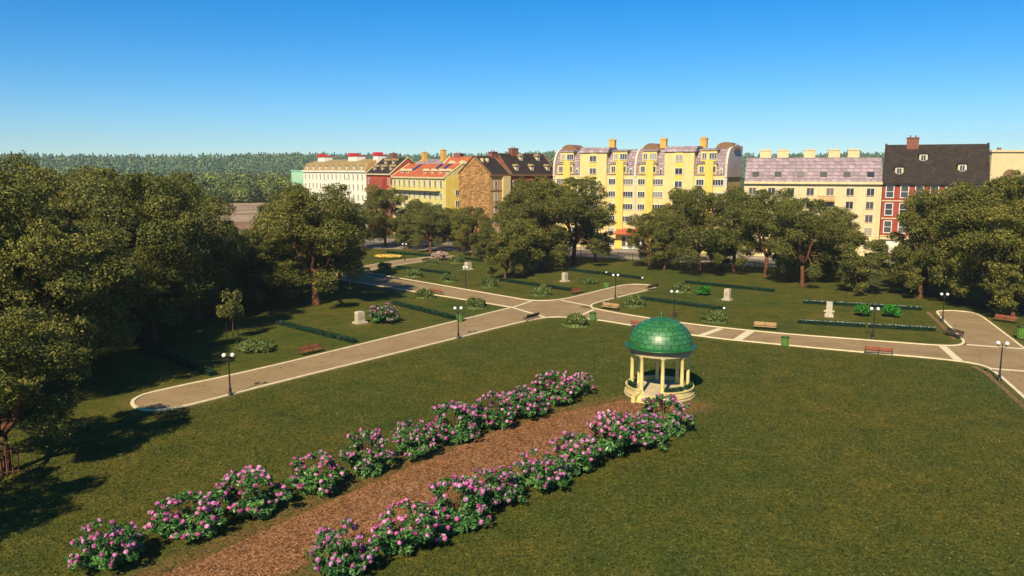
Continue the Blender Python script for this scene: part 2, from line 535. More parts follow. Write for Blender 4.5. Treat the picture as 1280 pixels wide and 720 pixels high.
# ------------------------------------------------------------------ terrain
def poly_world(pts):
    return [G(x, y) for x, y in pts]

def resample(pts, n_):
    d = [0]
    for a, b in zip(pts, pts[1:]):
        d.append(d[-1] + (b - a).length)
    out = []
    for i in range(n_):
        t = d[-1] * i / (n_ - 1)
        j = max(k for k in range(len(d)) if d[k] <= t + 1e-9)
        j = min(j, len(pts) - 2)
        u = (t - d[j]) / max(1e-6, d[j + 1] - d[j])
        out.append(pts[j].lerp(pts[j + 1], min(1, u)))
    return out

A_far = [(164, 504), (169, 498), (190, 490), (320, 463), (470, 426), (640, 384.5), (665, 377), (702, 375.3), (745, 364.5), (780, 356), (800, 355.3), (817, 357)]
A_near = [(165, 506), (172, 511.5), (187, 514), (220, 511.5), (340, 480), (470, 448), (570, 423), (640, 405.5), (680, 396), (736, 381), (767, 373), (822, 360)]
B_far = [(380, 328), (445, 341), (640, 372), (665, 376.6), (745, 386.5), (780, 393), (850, 404), (960, 416), (1085, 425.5), (1177, 432.5), (1210, 431.5)]
B_near = [(380, 341), (450, 354), (580, 374.5), (640, 385.5), (680, 396), (742, 399), (790, 407), (875, 421), (960, 429.5), (1060, 439), (1185, 449.5), (1212, 453)]
C_far = [(420, 341), (445, 335), (482, 328), (529, 321.8), (570, 319.8)]
C_near = [(440, 346), (455, 341), (471, 336.5), (521, 327.6), (574, 322.5)]
D_left = [(1212, 437), (1210, 431), (1199, 420), (1169, 390.5), (1174, 388.3), (1184, 388)]
D_right = [(1300, 452), (1280, 435.5), (1258, 419), (1242, 407), (1228, 395), (1205, 390)]
E_left = [(1205, 452), (1230, 456.5), (1246, 467), (1262, 481), (1292, 508), (1350, 565)]
E_right = [(1207, 431), (1280, 436), (1340, 470), (1400, 516), (1450, 560), (1520, 640)]

def ribbon(name, e1, e2, z, mat, n_=40):
    a = resample(poly_world(e1), n_); b = resample(poly_world(e2), n_)
    mb = MB()
    mb.add([(p.x, p.y, z) for p in a] + [(p.x, p.y, z) for p in b],
           [(i, i + 1, i + 1 + n_, i + n_) for i in range(n_ - 1)])
    o = mb.build(name, mat)
    me = o.data
    if sum(pl.normal.z for pl in me.polygons) < 0:
        me.flip_normals()
    return tag(o, kind='structure')

ribbon('garden_path', A_far, A_near, 0.020, M['path'])
ribbon('garden_path', B_far, B_near, 0.024, M['path'])
ribbon('garden_path', C_far, C_near, 0.028, M['path'])
ribbon('garden_path', D_left, D_right, 0.028, M['path'])
ribbon('garden_path', E_left, E_right, 0.032, M['path'])

def strip(name, pts, w, z0, z1, mat, closed=False, n_=None):
    """a solid strip of width w along world points"""
    P = pts
    L = []; Rr = []
    for i, q in enumerate(P):
        d = (P[min(i + 1, len(P) - 1)] - P[max(i - 1, 0)])
        d.z = 0; d.normalize()
        s = Vector((-d.y, d.x, 0)) * (w / 2)
        L.append(q + s); Rr.append(q - s)
    k = len(P)
    vs = []
    for z in (z0, z1):
        vs += [(q.x, q.y, z) for q in L] + [(q.x, q.y, z) for q in Rr]
    fs = []
    for i in range(k - 1):
        fs.append((2 * k + i, 3 * k + i, 3 * k + i + 1, 2 * k + i + 1))
        fs.append((i, 2 * k + i, 2 * k + i + 1, i + 1))
        fs.append((k + i, k + i + 1, 3 * k + i + 1, 3 * k + i))
    fs.append((0, k, 3 * k, 2 * k)); fs.append((k - 1, 3 * k - 1, 4 * k - 1, 2 * k - 1)[::-1])
    return MB().add(vs, fs).build(name, mat)

def smooth_pts(pts, it=2):
    for _ in range(it):
        q = [pts[0]]
        for a, b in zip(pts, pts[1:]):
            q += [a.lerp(b, 0.25), a.lerp(b, 0.75)]
        q.append(pts[-1])
        pts = q
    return pts

KERBS = [
    [(660, 401), (640, 405.5), (570, 423), (470, 448), (340, 480), (220, 511.5), (187, 514), (172, 511.5), (164, 505), (169, 498), (190, 490), (320, 463), (470, 426), (622, 389), (640, 384.5)],
    [(640, 384.5), (580, 374.5), (450, 354), (380, 341)],
    [(451, 339.5), (640, 372), (664, 376.4), (702, 375.3), (745, 364.5), (780, 356), (800, 355.3), (817, 357), (822, 360), (767, 373), (740, 380), (738, 384), (745, 386.5), (780, 393), (850, 404), (960, 416), (1085, 425.5), (1177, 432.5), (1200, 432), (1206, 428), (1199, 420), (1169, 390.5), (1176, 388.3), (1200, 388.8), (1222, 392), (1242, 407), (1258, 419), (1285, 440)],
    [(660, 401), (690, 395.5), (742, 399), (790, 407), (875, 421), (960, 429.5), (1060, 439), (1185, 449.5), (1230, 456.5), (1246, 467), (1262, 481), (1292, 508), (1350, 565)],
    [(380, 336), (445, 335), (482, 328), (529, 321.8), (570, 319.8), (576, 321.3), (571, 323), (521, 327.6), (471, 336.5), (452, 339)],
]
kerb_pts = []
for kp in KERBS:
    w_ = smooth_pts(poly_world(kp), 2)
    kerb_pts.append(w_)
    tag(strip('path_kerb', w_, 0.34, 0.0, 0.10, M['kerb']), kind='structure')
BANDS = [((640, 384.5), (681, 396.5), 0.5), ((664, 376.6), (640, 384.8), 0.45), ((702, 375.6), (738, 382.5), 0.5), ((722, 396.5), (742, 387), 0.5),
         ((874, 420.5), (901, 410.8), 0.9), ((921, 425.5), (938, 414.2), 1.1), ((1178, 433), (1198, 450.5), 0.9), ((1208, 431), (1282, 436.5), 0.6), ((1238, 461), (1330, 468), 0.6)]
for i, (a, b, w_) in enumerate(BANDS):
    tag(strip('path_paving_band', poly_world([a, b]), w_, 0.0, 0.038 + 0.003 * (i % 2), M['kerb']), kind='structure')

# mulch walk up to the gazebo
mul_up = [(10, 800), (210, 717), (272, 691), (400, 632), (620, 539), (695, 518), (770, 503), (805, 497)]
mul_dn = [(190, 800), (370, 712), (395, 696), (500, 650), (640, 592), (735, 548), (800, 522), (862, 508)]
ma = resample(poly_world(mul_up), 90); mb_ = resample(poly_world(mul_dn), 90)
k_ = 8
vs = []; fs = []
for i in range(90):
    a = ma[i] + Vector((random.uniform(-.22, .22), random.uniform(-.22, .22), 0)); b = mb_[i] + Vector((random.uniform(-.22, .22), random.uniform(-.22, .22), 0))
    for j in range(k_):
        q = a.lerp(b, j / (k_ - 1)); vs.append((q.x, q.y, 0.012 + 0.03 * math.sin(math.pi * j / (k_ - 1))))
for i in range(89):
    for j in range(k_ - 1):
        o_ = i * k_ + j
        fs.append((o_, o_ + 1, o_ + 1 + k_, o_ + k_))
mo = MB().add(vs, fs).build('mulch_walk', M['mulch'])
if sum(pl.normal.z for pl in mo.data.polygons) < 0: mo.data.flip_normals()
tag(mo, kind='structure')

GZ = Vector((14.6, 76.9, 0))    # gazebo centre

def axis(a0, a1, step, far, grow):
    mid_ = list(np.arange(a0, a1 + 0.01, step))
    lo = []; hi = []; s = step; x = a0
    while x > -far:
        s *= grow; x -= s; lo.append(x)
    s = step; x = mid_[-1]
    while x < far:
        s *= grow; x += s; hi.append(x)
    return np.array(lo[::-1] + mid_ + hi)
xs = axis(-62, 90, 0.7, 6000, 1.22)
ys = axis(28, 190, 0.7, 7000, 1.16)
ys = ys[ys > -600]
def hill(x, y):
    r_ = np.hypot(x, y)
    t = np.clip((r_ - 1000) / 700, 0, 1)
    h = 34 * t * t * (3 - 2 * t)
    h = h * (1 + 0.10 * np.sin(x / 260.0 + 1) + 0.07 * np.sin(x / 97.0))
    return h
XX, YY = np.meshgrid(xs, ys)
ZZ = hill(XX, YY)
nv = XX.size
Vg = np.stack([XX.ravel(), YY.ravel(), ZZ.ravel()], 1)
nx_, ny_ = len(xs), len(ys)
I = (np.arange(ny_ - 1)[:, None] * nx_ + np.arange(nx_ - 1)[None, :]).ravel()
Fg = np.stack([I, I + 1, I + 1 + nx_, I + nx_], 1)
me = bpy.data.meshes.new('ground')
me.vertices.add(nv); me.vertices.foreach_set('co', Vg.ravel().astype(np.float32))
me.loops.add(Fg.size); me.loops.foreach_set('vertex_index', Fg.ravel().astype(np.int32))
me.polygons.add(len(Fg)); me.polygons.foreach_set('loop_start', np.arange(0, Fg.size, 4, dtype=np.int32)); me.polygons.foreach_set('loop_total', np.full(len(Fg), 4, dtype=np.int32))
me.update(calc_edges=True)
def dist_field(pts):
    P = np.array([(q.x, q.y) for q in pts])
    out = np.full(nv, 1e3)
    sel = np.where((np.abs(Vg[:, 0]) < 130) & (Vg[:, 1] > 15) & (Vg[:, 1] < 260))[0]
    for ch in np.array_split(sel, 60):
        d = np.sqrt(((Vg[ch][:, None, :2] - P[None]) ** 2).sum(2)).min(1)
        out[ch] = d
    return out
dk = dist_field([q for kp in kerb_pts for q in resample(kp, int(sum((b - a).length for a, b in zip(kp, kp[1:])) / 0.8) + 2)])
dm = dist_field([a.lerp(b, t) for a, b in zip(ma, mb_) for t in (0, .5, 1)])
worn = np.exp(-(dk / 1.1) ** 2) * 0.9 + np.exp(-np.clip(dm - 1.2, 0, 99) ** 2 / 1.4) * 0.6
soilf = np.exp(-np.clip(dm - 0.9, 0, 99) ** 2 / 0.25) * 0.8
soil_spots = [(449, 405, 2.2), (706, 352, 2.0), (908, 375, 2.0), (1036, 396, 2.0), (584, 337, 2.0), (478, 336, 2.5), (870, 507, 2.0)]
for (sx, sy, sr) in soil_spots:
    q = G(sx, sy)
    dd = np.hypot(Vg[:, 0] - q.x, Vg[:, 1] - q.y)
    worn += np.exp(-(dd / sr) ** 2) * 0.7
    soilf += np.exp(-(dd / (sr * 0.6)) ** 2) * 0.35
for nm, arr in (('worn', worn), ('soil', soilf)):
    a = me.attributes.new(nm, 'FLOAT', 'POINT')
    a.data.foreach_set('value', np.clip(arr, 0, 1).astype(np.float32))
tag(link_mesh('ground', me, M['grass'], smooth=True), kind='structure')

# dark soil edging strips beside the paths on the right
for pts in ([(1159, 390), (1175, 405), (1193, 424)], [(1217, 458), (1232, 466), (1247, 479)], [(1247, 479), (1270, 500), (1300, 528)]):
    tag(strip('soil_strip', poly_world(pts), 0.5, 0.0, 0.03, M['dirt_dark']), kind='structure')

# street behind the railings: paving, carriageway
st = [Vector(q) for q in ((-130, 262, 0), (-75, 245, 0), (-30, 232, 0), (10, 216, 0), (42, 201, 0), (70, 184, 0), (110, 166, 0), (190, 140, 0))]
st = smooth_pts(st, 2)
tag(strip('pavement', [q + Vector((2, 4, 0)) for q in st], 30, 0.0, 0.06, M['paving']), kind='structure')
tag(strip('street', st, 9, 0.0, 0.066, M['asphalt']), kind='structure')

# dirt arena far off to the left
def disc(name, c, rx, ry, z, mat, r0=0):
    n_ = 64
    vs = [(c[0] + rx * math.cos(2 * math.pi * i / n_), c[1] + ry * math.sin(2 * math.pi * i / n_), z) for i in range(n_)]
    return tag(MB().add(vs, [tuple(range(n_))]).build(name, mat), kind='structure')
ac = W(310, 262, 420)
disc('dirt_ground', (-138, 405), 82, 130, 0.03, M['dirt'])
disc('dirt_ring', (-133, 415), 15, 26, 0.06, M['dirt_dark'])
disc('dirt_ring', (-133, 415), 9, 16, 0.09, M['dirt'])
disc('dirt_ring', (-100, 305), 45, 32, 0.07, M['dirt_dark'])

# ------------------------------------------------------------------ buildings
_win_cache = {}
def window_mesh(w, h, nx, ny, fw, fm, t=0.12):
    key = (round(w, 2), round(h, 2), nx, ny, fw, fm)
    if key not in _win_cache:
        mb = MB()
        mb.box(-w / 2 - fw, -w / 2, -t, 0, -fw, h + fw).box(w / 2, w / 2 + fw, -t, 0, -fw, h + fw)
        mb.box(-w / 2, w / 2, -t, 0, h, h + fw).box(-w / 2, w / 2, -t * 1.6, 0, -fw, 0)
        for i in range(1, nx):
            x = -w / 2 + w * i / nx
            mb.box(x - fw * 0.35, x + fw * 0.35, -t * 0.8, 0, 0.001, h - 0.001)
        for i in range(1, ny):
            z = h * i / ny
            mb.box(-w / 2, w / 2, -t * 0.6, 0, z - fw * 0.3, z + fw * 0.3)
        me_ = bpy.data.meshes.new('window'); me_.from_pydata(mb.v, [], mb.f); me_.materials.append(M[fm])
        pm = bpy.data.meshes.new('pane'); pb = MB().box(-w / 2, w / 2, -0.04, 0.02, 0, h)
        pm.from_pydata(pb.v, [], pb.f); pm.materials.append(M['pane'])
        _win_cache[key] = (me_, pm)
    return _win_cache[key]

def win(parent, x, z, w, h, y=0.0, nx=2, ny=1, fw=0.12, fm='white'):
    a, b = window_mesh(w, h, nx, ny, fw, fm)
    o = bpy.data.objects.new('window', a); COL.objects.link(o); o.parent = parent; o.location = (x, y, z)
    q = bpy.data.objects.new('pane', b); COL.objects.link(q); q.parent = o
    return o

def corner(px, Y):
    return W(px, 215, Y)

def site(name, px0, Y0, px1, Y1, label, cat='building', group=None):
    a = corner(px0, Y0); b = corner(px1, Y1)
    a.z = b.z = 0
    d = b - a
    e = empty(name, a, math.atan2(d.y, d.x), label, cat, group)
    return e, d.length

def dormer(parent, x, y, z, w, h, depth, wall, roof, gable=True, nx=2):
    mb = MB().box(x - w / 2, x + w / 2, y, y + depth, z, z + h)
    d = mb.build('dormer', M[wall], parent)
    rb = MB()
    if gable:
        rb.add([(x - w / 2 - .25, y - .3, z + h - .05), (x + w / 2 + .25, y - .3, z + h - .05), (x, y - .3, z + h + w * .45), (x - w / 2 - .25, y + depth, z + h - .05), (x + w / 2 + .25, y + depth, z + h - .05), (x, y + depth, z + h + w * .45)],
               [(0, 1, 2), (5, 4, 3), (0, 2, 5, 3), (2, 1, 4, 5), (1, 0, 3, 4)])
    else:
        rb.box(x - w / 2 - .2, x + w / 2 + .2, y - .3, y + depth, z + h + 0.002, z + h + .25)
    rb.build('dormer_roof', M[roof], d)
    wo_ = win(d, x, z + h * .18, w * .55, h * .62, y, nx=nx, fw=0.1)
    return d

def gabled(e, L, depth, ze, zr, wall, roof, side=None, over=0.4, coping='w_beige', ridge_frac=0.5):
    """walls, gable ends and a two slope roof along the street front"""
    MB().box(0, L, 0, depth, 0, ze).build('wall', M[wall], e)
    yr = depth * ridge_frac
    for x0, x1 in ((0.0, 0.35), (L - 0.35, L)):
        MB().prism_x([(0.02, ze), (depth - 0.02, ze), (yr, zr)], x0 + 0.003, x1 - 0.003).build('gable', M[side or wall], e)
    if side:
        MB().box(-0.05, 0.0, 0.02, depth - .02, 0, ze).build('end_wall', M[side], e)
    sl = (zr - ze) / yr
    rb = MB()
    rb.prism_x([(-over, ze - over * sl + .05), (yr, zr + .05), (yr, zr + .35), (-over, ze - over * sl + .35)], 0.36, L - 0.36)
    slb = (zr - ze) / (depth - yr)
    rb.prism_x([(depth + over, ze - over * slb + .05), (depth + over, ze - over * slb + .35), (yr + .002, zr + .35), (yr + .002, zr + .05)], 0.36, L - 0.36)
    rf = rb.build('roof', M[roof], e)
    for x0, x1 in ((-0.06, 0.42), (L - 0.42, L + 0.06)):
        cb = MB().prism_x([(-over - .1, ze - over * sl + .1), (yr, zr + .36), (depth + over, ze + .1), (depth + over, ze + .42), (yr, zr + .62), (-over - .1, ze - over * sl + .42)], x0, x1)
        cb.build('gable_coping', M[coping], rf)
    MB().box(0.1, L - .1, -over - .12, 0.0, ze - .45, ze + .0).build('cornice', M[coping], e)
    return rf, lambda y: ze + sl * y

def chimney(e, x, y, z, w, h, mat='b_chim'):
    mb = MB().box(x - w / 2, x + w / 2, y - w * .35, y + w * .35, z, z + h).box(x - w / 2 - .12, x + w / 2 + .12, y - w * .35 - .12, y + w * .35 + .12, z + h + .002, z + h + .25)
    for k in (-1, 1):
        mb.tube([(x + k * w * .22, y, z + h + .2), (x + k * w * .22, y, z + h + .75)], .16, 8)
    return mb.build('chimney', M[mat], e)

# mint block and long white block
e, L = site('apartment_building', 364, 352, 379, 338, 'small mint green block at the left end of the far row')
z = Zat(214, 345)
MB().box(0, L - .05, 0, 11, 0, z).build('wall', M['w_mint'], e)
MB().box(-.2, L - .05, -.2, 11, z + .002, z + .4).build('roof', M['w_mint'], e)
for i in range(3):
    for k in range(3):
        win(e, L * (i + .5) / 3, z - 3 - k * 3.6, 1.0, 1.6)
e, L = site('apartment_building', 379, 336, 457, 292, 'long cream white block with olive mansard roof and red roof boxes')
zw = Zat(214, 310)
MB().box(0, L, 0, 15, 0, zw).build('wall', M['w_white'], e)
rb = MB().prism_x([(-.2, zw + .1), (1.3, zw + 3.0), (7.5, zw + 4.6), (13.7, zw + 3.0), (15.2, zw + .1)], 0.3, L - .3)
rf = rb.build('roof', M['r_tan'], e)
MB().prism_x([(-.3, zw), (1.2, zw + 3.3), (7.5, zw + 5.0), (13.8, zw + 3.3), (15.3, zw)], L - .28, L + .1).build('gable', M['w_ochre'], e)
MB().box(-.1, L + .15, -.5, -.002, zw - .35, zw + .25).build('cornice', M['w_white'], e)
for i in range(9):
    x = L * (i + .6) / 9.2
    dormer(e, x, 0.0, zw + .5, 1.1, 1.6, 2.0, 'w_white', 'r_tan', True, 1)
for k in range(4):
    for i in range(15):
        win(e, L * (i + .7) / 15.4, zw - 3.1 - k * 3.7, 1.0, 2.0, fm='w_white')
for fx, wd in ((.11, 6.5), (.62, 7.5), (.95, 3.5)):
    x = L * fx + 2
    b_ = MB().box(x - wd / 2, x + wd / 2, 4.5, 8, zw + 3.2, zw + 5.7).build('roof_house', M['white'], e)
    MB().box(x - wd / 2 - .2, x + wd / 2 + .2, 4.2, 8.2, zw + 5.702, zw + 6.1).box(x - wd / 2 - .4, x - wd / 2 + 2, 4.6, 7.6, zw + 6.1, zw + 6.9).build('roof_cap', M['r_red2'], b_)

# dark red house with black roof
e, L = site('town_house', 458, 291, 489, 274, 'dark red house with steep black roof and four tan dormers beside the white block')
ze = Zat(217, 282); zr = Zat(199, 290)
rf, zf = gabled(e, L, 13, ze, zr, 'w_red', 'r_black')
for x_, y_ in ((.2, 1.2), (.52, 1.2), (.85, 1.2), (.38, 3.9), (.68, 3.9)):
    dormer(e, L * x_, y_, zf(y_) - .1, 1.5, 1.6, 2.4, 'w_ochre', 'r_tan')
chimney(e, L * .45, 6.5, zr - .8, 2.6, 2.6)
for k in range(4):
    for i in range(5):
        win(e, L * (i + .5) / 5, ze - 3.6 - k * 3.6, 1.2, 2.0)
MB().prism_x([(-1.6, ze - 5.5), (0, ze - 5.5), (0, ze - 1.4), (-1.2, ze - 2.0)], L * .25, L * .78).build('oriel', M['b_red'], e)

# lemon yellow house with orange roof
e, L = site('apartment_building', 490, 273, 557, 245, 'lemon yellow block with orange red roof, dark skylights and a long balcony')
ze = Zat(221, 258); zr = Zat(206, 265)
rf, zf = gabled(e, L, 13, ze, zr, 'w_yellow_c', 'r_red', coping='w_beige')
sl = (zf(1) - zf(0))
for fx in (.27, .66, .80):
    x = L * fx
    p0, p1 = 2.6, 6.0
    MB().add([(x - .9, p0, zf(p0) + .36), (x + .9, p0, zf(p0) + .36), (x + .9, p1, zf(p1) + .36), (x - .9, p1, zf(p1) + .36), (x - .9, p0, zf(p0) + .55), (x + .9, p0, zf(p0) + .55), (x + .9, p1, zf(p1) + .55), (x - .9, p1, zf(p1) + .55)],
             [(4, 5, 6, 7), (0, 1, 5, 4), (1, 2, 6, 5), (2, 3, 7, 6), (3, 0, 4, 7)]).build('skylight', M['blueglass'], rf)
for fx in (.12, .24, .56, .70, .84, .95):
    dormer(e, L * fx, 1.4, zf(1.4) + .2, 1.4, .9, 1.5, 'w_beige', 'w_beige', True, 1)
bl = MB().box(.6, L - 3, -1.5, 0, ze - 4.3, ze - 4.0)
for i in range(48):
    x = .6 + (L - 3.6) * i / 47
    bl.box(x - .05, x + .05, -1.45, -1.35, ze - 4.0, ze - 3.0)
bl.box(.6, L - 3, -1.5, -1.3, ze - 3.0, ze - 2.85)
bl.build('balcony', M['w_yellow_c'], e)
for k in range(5):
    for i in range(10):
        win(e, L * (i + .6) / 10.4, ze - 3.3 - k * 3.25, 1.25, 2.2 if k == 0 else 1.6, nx=2)
s_ = MB().box(L, L + .1, .02, 12.9, 0, ze).build('end_wall', M['w_yellow_b'], e)
for k in range(4):
    o = win(e, L + .12, ze - 3.3 - k * 3.25, 1.2, 1.5); o.location = (L + .12, 4.0, ze - 5.5 - k * 3.25); o.rotation_euler = (0, 0, R(90))

# roofs showing behind
e, L = site('apartment_building', 512, 330, 548, 310, 'mauve roofed block with two orange chimneys behind the lemon yellow block')
rf, zf = gabled(e, L, 12, Zat(211, 320), Zat(200, 326), 'w_beige', 'r_mauve')
chimney(e, L * .15, 5, Zat(202, 326), 2.2, 3.6, 'chim_o'); chimney(e, L * .8, 5, Zat(203, 318), 2.2, 4.6, 'chim_o')
for k in range(3):
    for i in range(3): win(e, L * (i + .5) / 3, Zat(211, 320) - 3.5 - 3.5 * k, 1.2, 1.8)
e, L = site('town_house', 549, 300, 592, 292, 'red roofed house with three cream dormers behind the narrow pale house')
ze = Zat(212, 296); zr = Zat(197, 302)
rf, zf = gabled(e, L, 13, ze, zr, 'w_ochre', 'r_red')
for fx in (.3, .62, .92): dormer(e, L * fx, 1.0, zf(1.0), 2.4, 1.6, 2, 'w_beige', 'w_beige', True, 1)
for i in range(5): win(e, L * (i + .5) / 5, ze - 3.6, 1.2, 1.9)
chimney(e, L * .25, 7, zr - .6, 3, 2.0)
e, L = site('town_house', 562, 262, 590, 262, 'narrow pale pink house with dark roof left of the brown gable')
ze = Zat(224, 262); zr = Zat(210.5, 268)
rf, zf = gabled(e, L, 12, ze, zr, 'w_pink', 'r_black', coping='w_pink')
for k in range(4):
    for i in range(3): win(e, L * (i * .31 + .17), ze - 4.2 - k * 2.95, 1.1, 2.0, nx=1, fm='w_ochre')

# brown gabled corner house + red house
e, L = site('corner_house', 612, 232, 637, 238, 'brown brick corner house with tall bare gable and black roof')
ze = Zat(218, 235); zr = Zat(196.5, 240)
rf, zf = gabled(e, L, 13, ze, zr, 'w_ochre', 'r_black', side='b_brown', coping='r_brown')
MB().box(L * .62, L, -.5, 0, 2.0, ze - .5).build('bay_front', M['w_yellow'], e)
for k in range(5):
    win(e, L * .3, ze - 3.9 - k * 3.5, 1.2, 2.0)
MB().box(0, L * .6, -.2, 0, ze - 4.6, ze - 4.35).build('string_course', M['w_ochre'], e)
for fx in (.18, .42): 
    p0 = 4.4
    MB().box(L * fx - .3, L * fx + .3, p0 - .3, p0 + .6, zf(p0) + .1, zf(p0) + 1.3).build('roof_light', M['w_beige'], rf)
chimney(e, L * .95, 6.5, zr - .6, 2.3, 2.0)
e, L = site('town_house', 638, 238.5, 697, 251, 'red house with black roof and white dormers between brown gable and yellow block')
ze = Zat(218, 243); zr = Zat(193.5, 250)
rf, zf = gabled(e, L, 13, ze, zr, 'b_red', 'r_black', coping='r_brown')
for x_, y_ in ((.18, 1.0), (.5, 1.0), (.84, 1.0), (.42, 4.3), (.78, 4.3)):
    dormer(e, L * x_, y_, zf(y_) - .1, 1.3, 1.7, 2.4, 'w_beige', 'r_tan')
chimney(e, L * .35, 6.5, zr - .6, 2.5, 2.3)
for k in range(5):
    for i in range(6): win(e, L * (i + .5) / 6, ze - 3.9 - k * 3.6, 1.1, 2.0, fw=.16)
MB().prism_x([(-1.3, ze - 6.5), (0, ze - 6.5), (0, ze - 1.4), (-1.3, ze - 1.9)], L * .3, L * .72).build('oriel', M['w_red'], e)

# big yellow block
e, L = site('apartment_building', 693, 231, 908, 206, 'large yellow block with mauve tiled upper floors and curved party walls')
ztop = Zat(186, 218)            # roof top
zs = Zat(219.5, 218)            # foot of the tiles
fl = 3.38
MB().box(0, L, 0, 14, 0, zs).build('wall', M['w_yellow'], e)
U = L / 2
prof = []
for i in range(9):
    a = R(90) * i / 8
    prof.append((0.15 + 4.6 * (1 - math.cos(a)) ** 1.2, zs + (ztop - zs) * math.sin(a) ** 1.0))
roofp = prof + [(13.8, ztop), (13.8, zs)]
def roof_y(z):
    for (y0, z0), (y1, z1) in zip(prof, prof[1:]):
        if z0 <= z <= z1: return y0 + (y1 - y0) * (z - z0) / (z1 - z0)
    return prof[-1][0]
rf = MB().prism_x(roofp, 0.3, L - .3).build('roof', M['r_mauve'], e)
for x in (0.0, U, L):
    pw = MB()
    pw.prism_x([(-.45, zs - .3)] + [(y - .55, z_ + .25) for y, z_ in prof] + [(8.5, ztop + 1.0), (14, ztop + .6), (14, zs - .3)], x - .28, x + .28)
    pw.box(x - .3, x + .3, -.25, 0, .3, zs - .31)
    pw.build('party_wall', M['w_pink'], e)
for x in (2.0, U + 2.4, L - 2.0):   # barrel vaulted attics behind the curved walls
    pr = [(2.6 * math.cos(R(180) * i / 12), 2.2 * math.sin(R(180) * i / 12)) for i in range(13)]
    mb = MB()
    vs = [(x + a, 5.0, ztop + b - .6) for a, b in pr] + [(x + a, 11.0, ztop + b - .6) for a, b in pr]
    mb.add(vs, [tuple(range(13)), tuple(range(25, 12, -1))] + [(i + 1, i, i + 13, i + 14) for i in range(12)])
    mb.build('barrel_vault', M['r_brown'], rf)
for u in range(2):
    x0 = u * U
    # full height flat slab in the middle third
    a, b = x0 + U * .335, x0 + U * .66
    MB().box(a, b, -.35, 5.5, .2, ztop - .9).build('bay_front', M['w_yellow'], e)
    MB().box(a + (b - a) * .36, a + (b - a) * .62, -.48, -.351, .25, ztop - 1.0).build('bay_band', M['w_yellow_b'], e)
    MB().prism_x([(-.75, ztop - .9), (5.6, ztop - .9), (5.6, ztop + .55), (.5, ztop + .55)], a - .2, b + .5).build('bay_roof', M['r_mauve'], e)
    for k in range(8):
        win(e, (a + b) / 2, ztop - 3.3 - k * fl, 1.9, 1.5, -.48, nx=2)
    for bx0, bx1 in ((x0 + .3, a - .1), (b + .1, x0 + U - .3)):
        w_ = bx1 - bx0
        # bright projecting pier between the windows
        MB().box(bx0 + w_ * .36, bx0 + w_ * .62, -.55, 0, .2, zs + fl * 1.0 + 0.4).build('bay_pier', M['w_yellow_b'], e)
        for r_ in range(2):           # dormer floors
            zb = zs + .35 + r_ * fl
            xa, xb = bx0 + w_ * (.10 + .08 * r_), bx0 + w_ * (.72 - .02 * r_)
            if zb + 2.9 > ztop - .2: zb = ztop - 3.2
            d = MB().box(xa, xb, -.1 + .5 * r_, roof_y(zb + 2.6) + 1.5, zb, zb + 2.75).build('dormer', M['w_yellow_b'], e)
            MB().box(xa - .25, xb + .25, -.35 + .5 * r_, roof_y(zb + 2.6) + 1.6, zb + 2.752, zb + 3.1).build('dormer_roof', M['r_mauve'], d)
            win(d, xa + (xb - xa) * .22, zb + .6, 1.1, 1.5, -.1 + .5 * r_)
            win(d, xa + (xb - xa) * .76, zb + .6, 1.9, 1.5, -.1 + .5 * r_, nx=3)
        dd = MB().box(bx0 + w_ * .82, bx0 + w_ * .93, 0, 2.5, zs + .5, zs + 2.0).build('dormer', M['w_pink'], e)
        win(dd, bx0 + w_ * .875, zs + .75, .5, .9, 0, nx=1, fw=.08)
        for k in range(6):            # floors below
            zz = zs - 2.35 - k * fl
            win(e, bx0 + w_ * .19, zz, 1.9, 1.4, 0, nx=3)
            win(e, bx0 + w_ * .78, zz, 2.8, 1.4, 0, nx=4)
for fx in (.31, .615, .84):
    chimney(e, L * fx, 5.8, ztop + .2, 1.7, 2.3, 'chim_o')
aw = MB().prism_x([(-2.6, 4.2), (-.1, 5.6), (-.1, 5.9), (-2.7, 4.4)], L * .40, L * .60).build('awning', M['r_red'], e)
sh = MB().box(L * .42, L * .58, -.3, 0, .2, 4.2)
sh.build('shop_front', M['white'], e)
for i in range(4): win(e, L * (.44 + i * .04), .9, 1.4, 2.7, -.3, nx=1)

# beige block with mauve roof
e, L = site('apartment_building', 931, 204, 1104, 194, 'long beige block with mauve roof, beige chimneys and small balcony')
ze = Zat(228, 199); zr = Zat(197, 205)
MB().box(0, L, 0, 13, 0, ze).build('wall', M['w_beige'], e)
rf = MB().prism_x([(-.5, ze), (2.2, zr - 2.0), (4.5, zr), (9, zr), (13.4, ze)], .1, L - .1).build('roof', M['r_mauve'], e)
MB().box(0, L, -.7, -.002, ze - .4, ze + .2).build('cornice', M['w_beige'], e)
for fx in (.15, .28, .48, .66, .80):
    chimney(e, L * fx, 6, zr - .3, 2.7, 2.0, 'w_beige')
for i in range(6):
    p0 = 1.2
    MB().box(L * (i + .5) / 6 - .8, L * (i + .5) / 6 + .8, .3, 2.2, ze + 1.4, ze + 2.6).build('roof_light', M['pane'], rf)
for k in range(5):
    for i in range(7):
        win(e, L * (i + .45) / 7, ze - 3.1 - k * 3.2, 1.6, 1.7, fm='w_pink')
bl = MB().box(L * .55, L * .67, -1.6, 0, ze - 4.6, ze - 4.3).box(L * .55, L * .67, -1.6, -1.45, ze - 3.4, ze - 3.2)
for i in range(16): bl.box(L * (.55 + .12 * i / 15) - .07, L * (.55 + .12 * i / 15) + .07, -1.58, -1.47, ze - 4.3, ze - 3.4)
bl.build('balcony', M['w_ochre'], e)

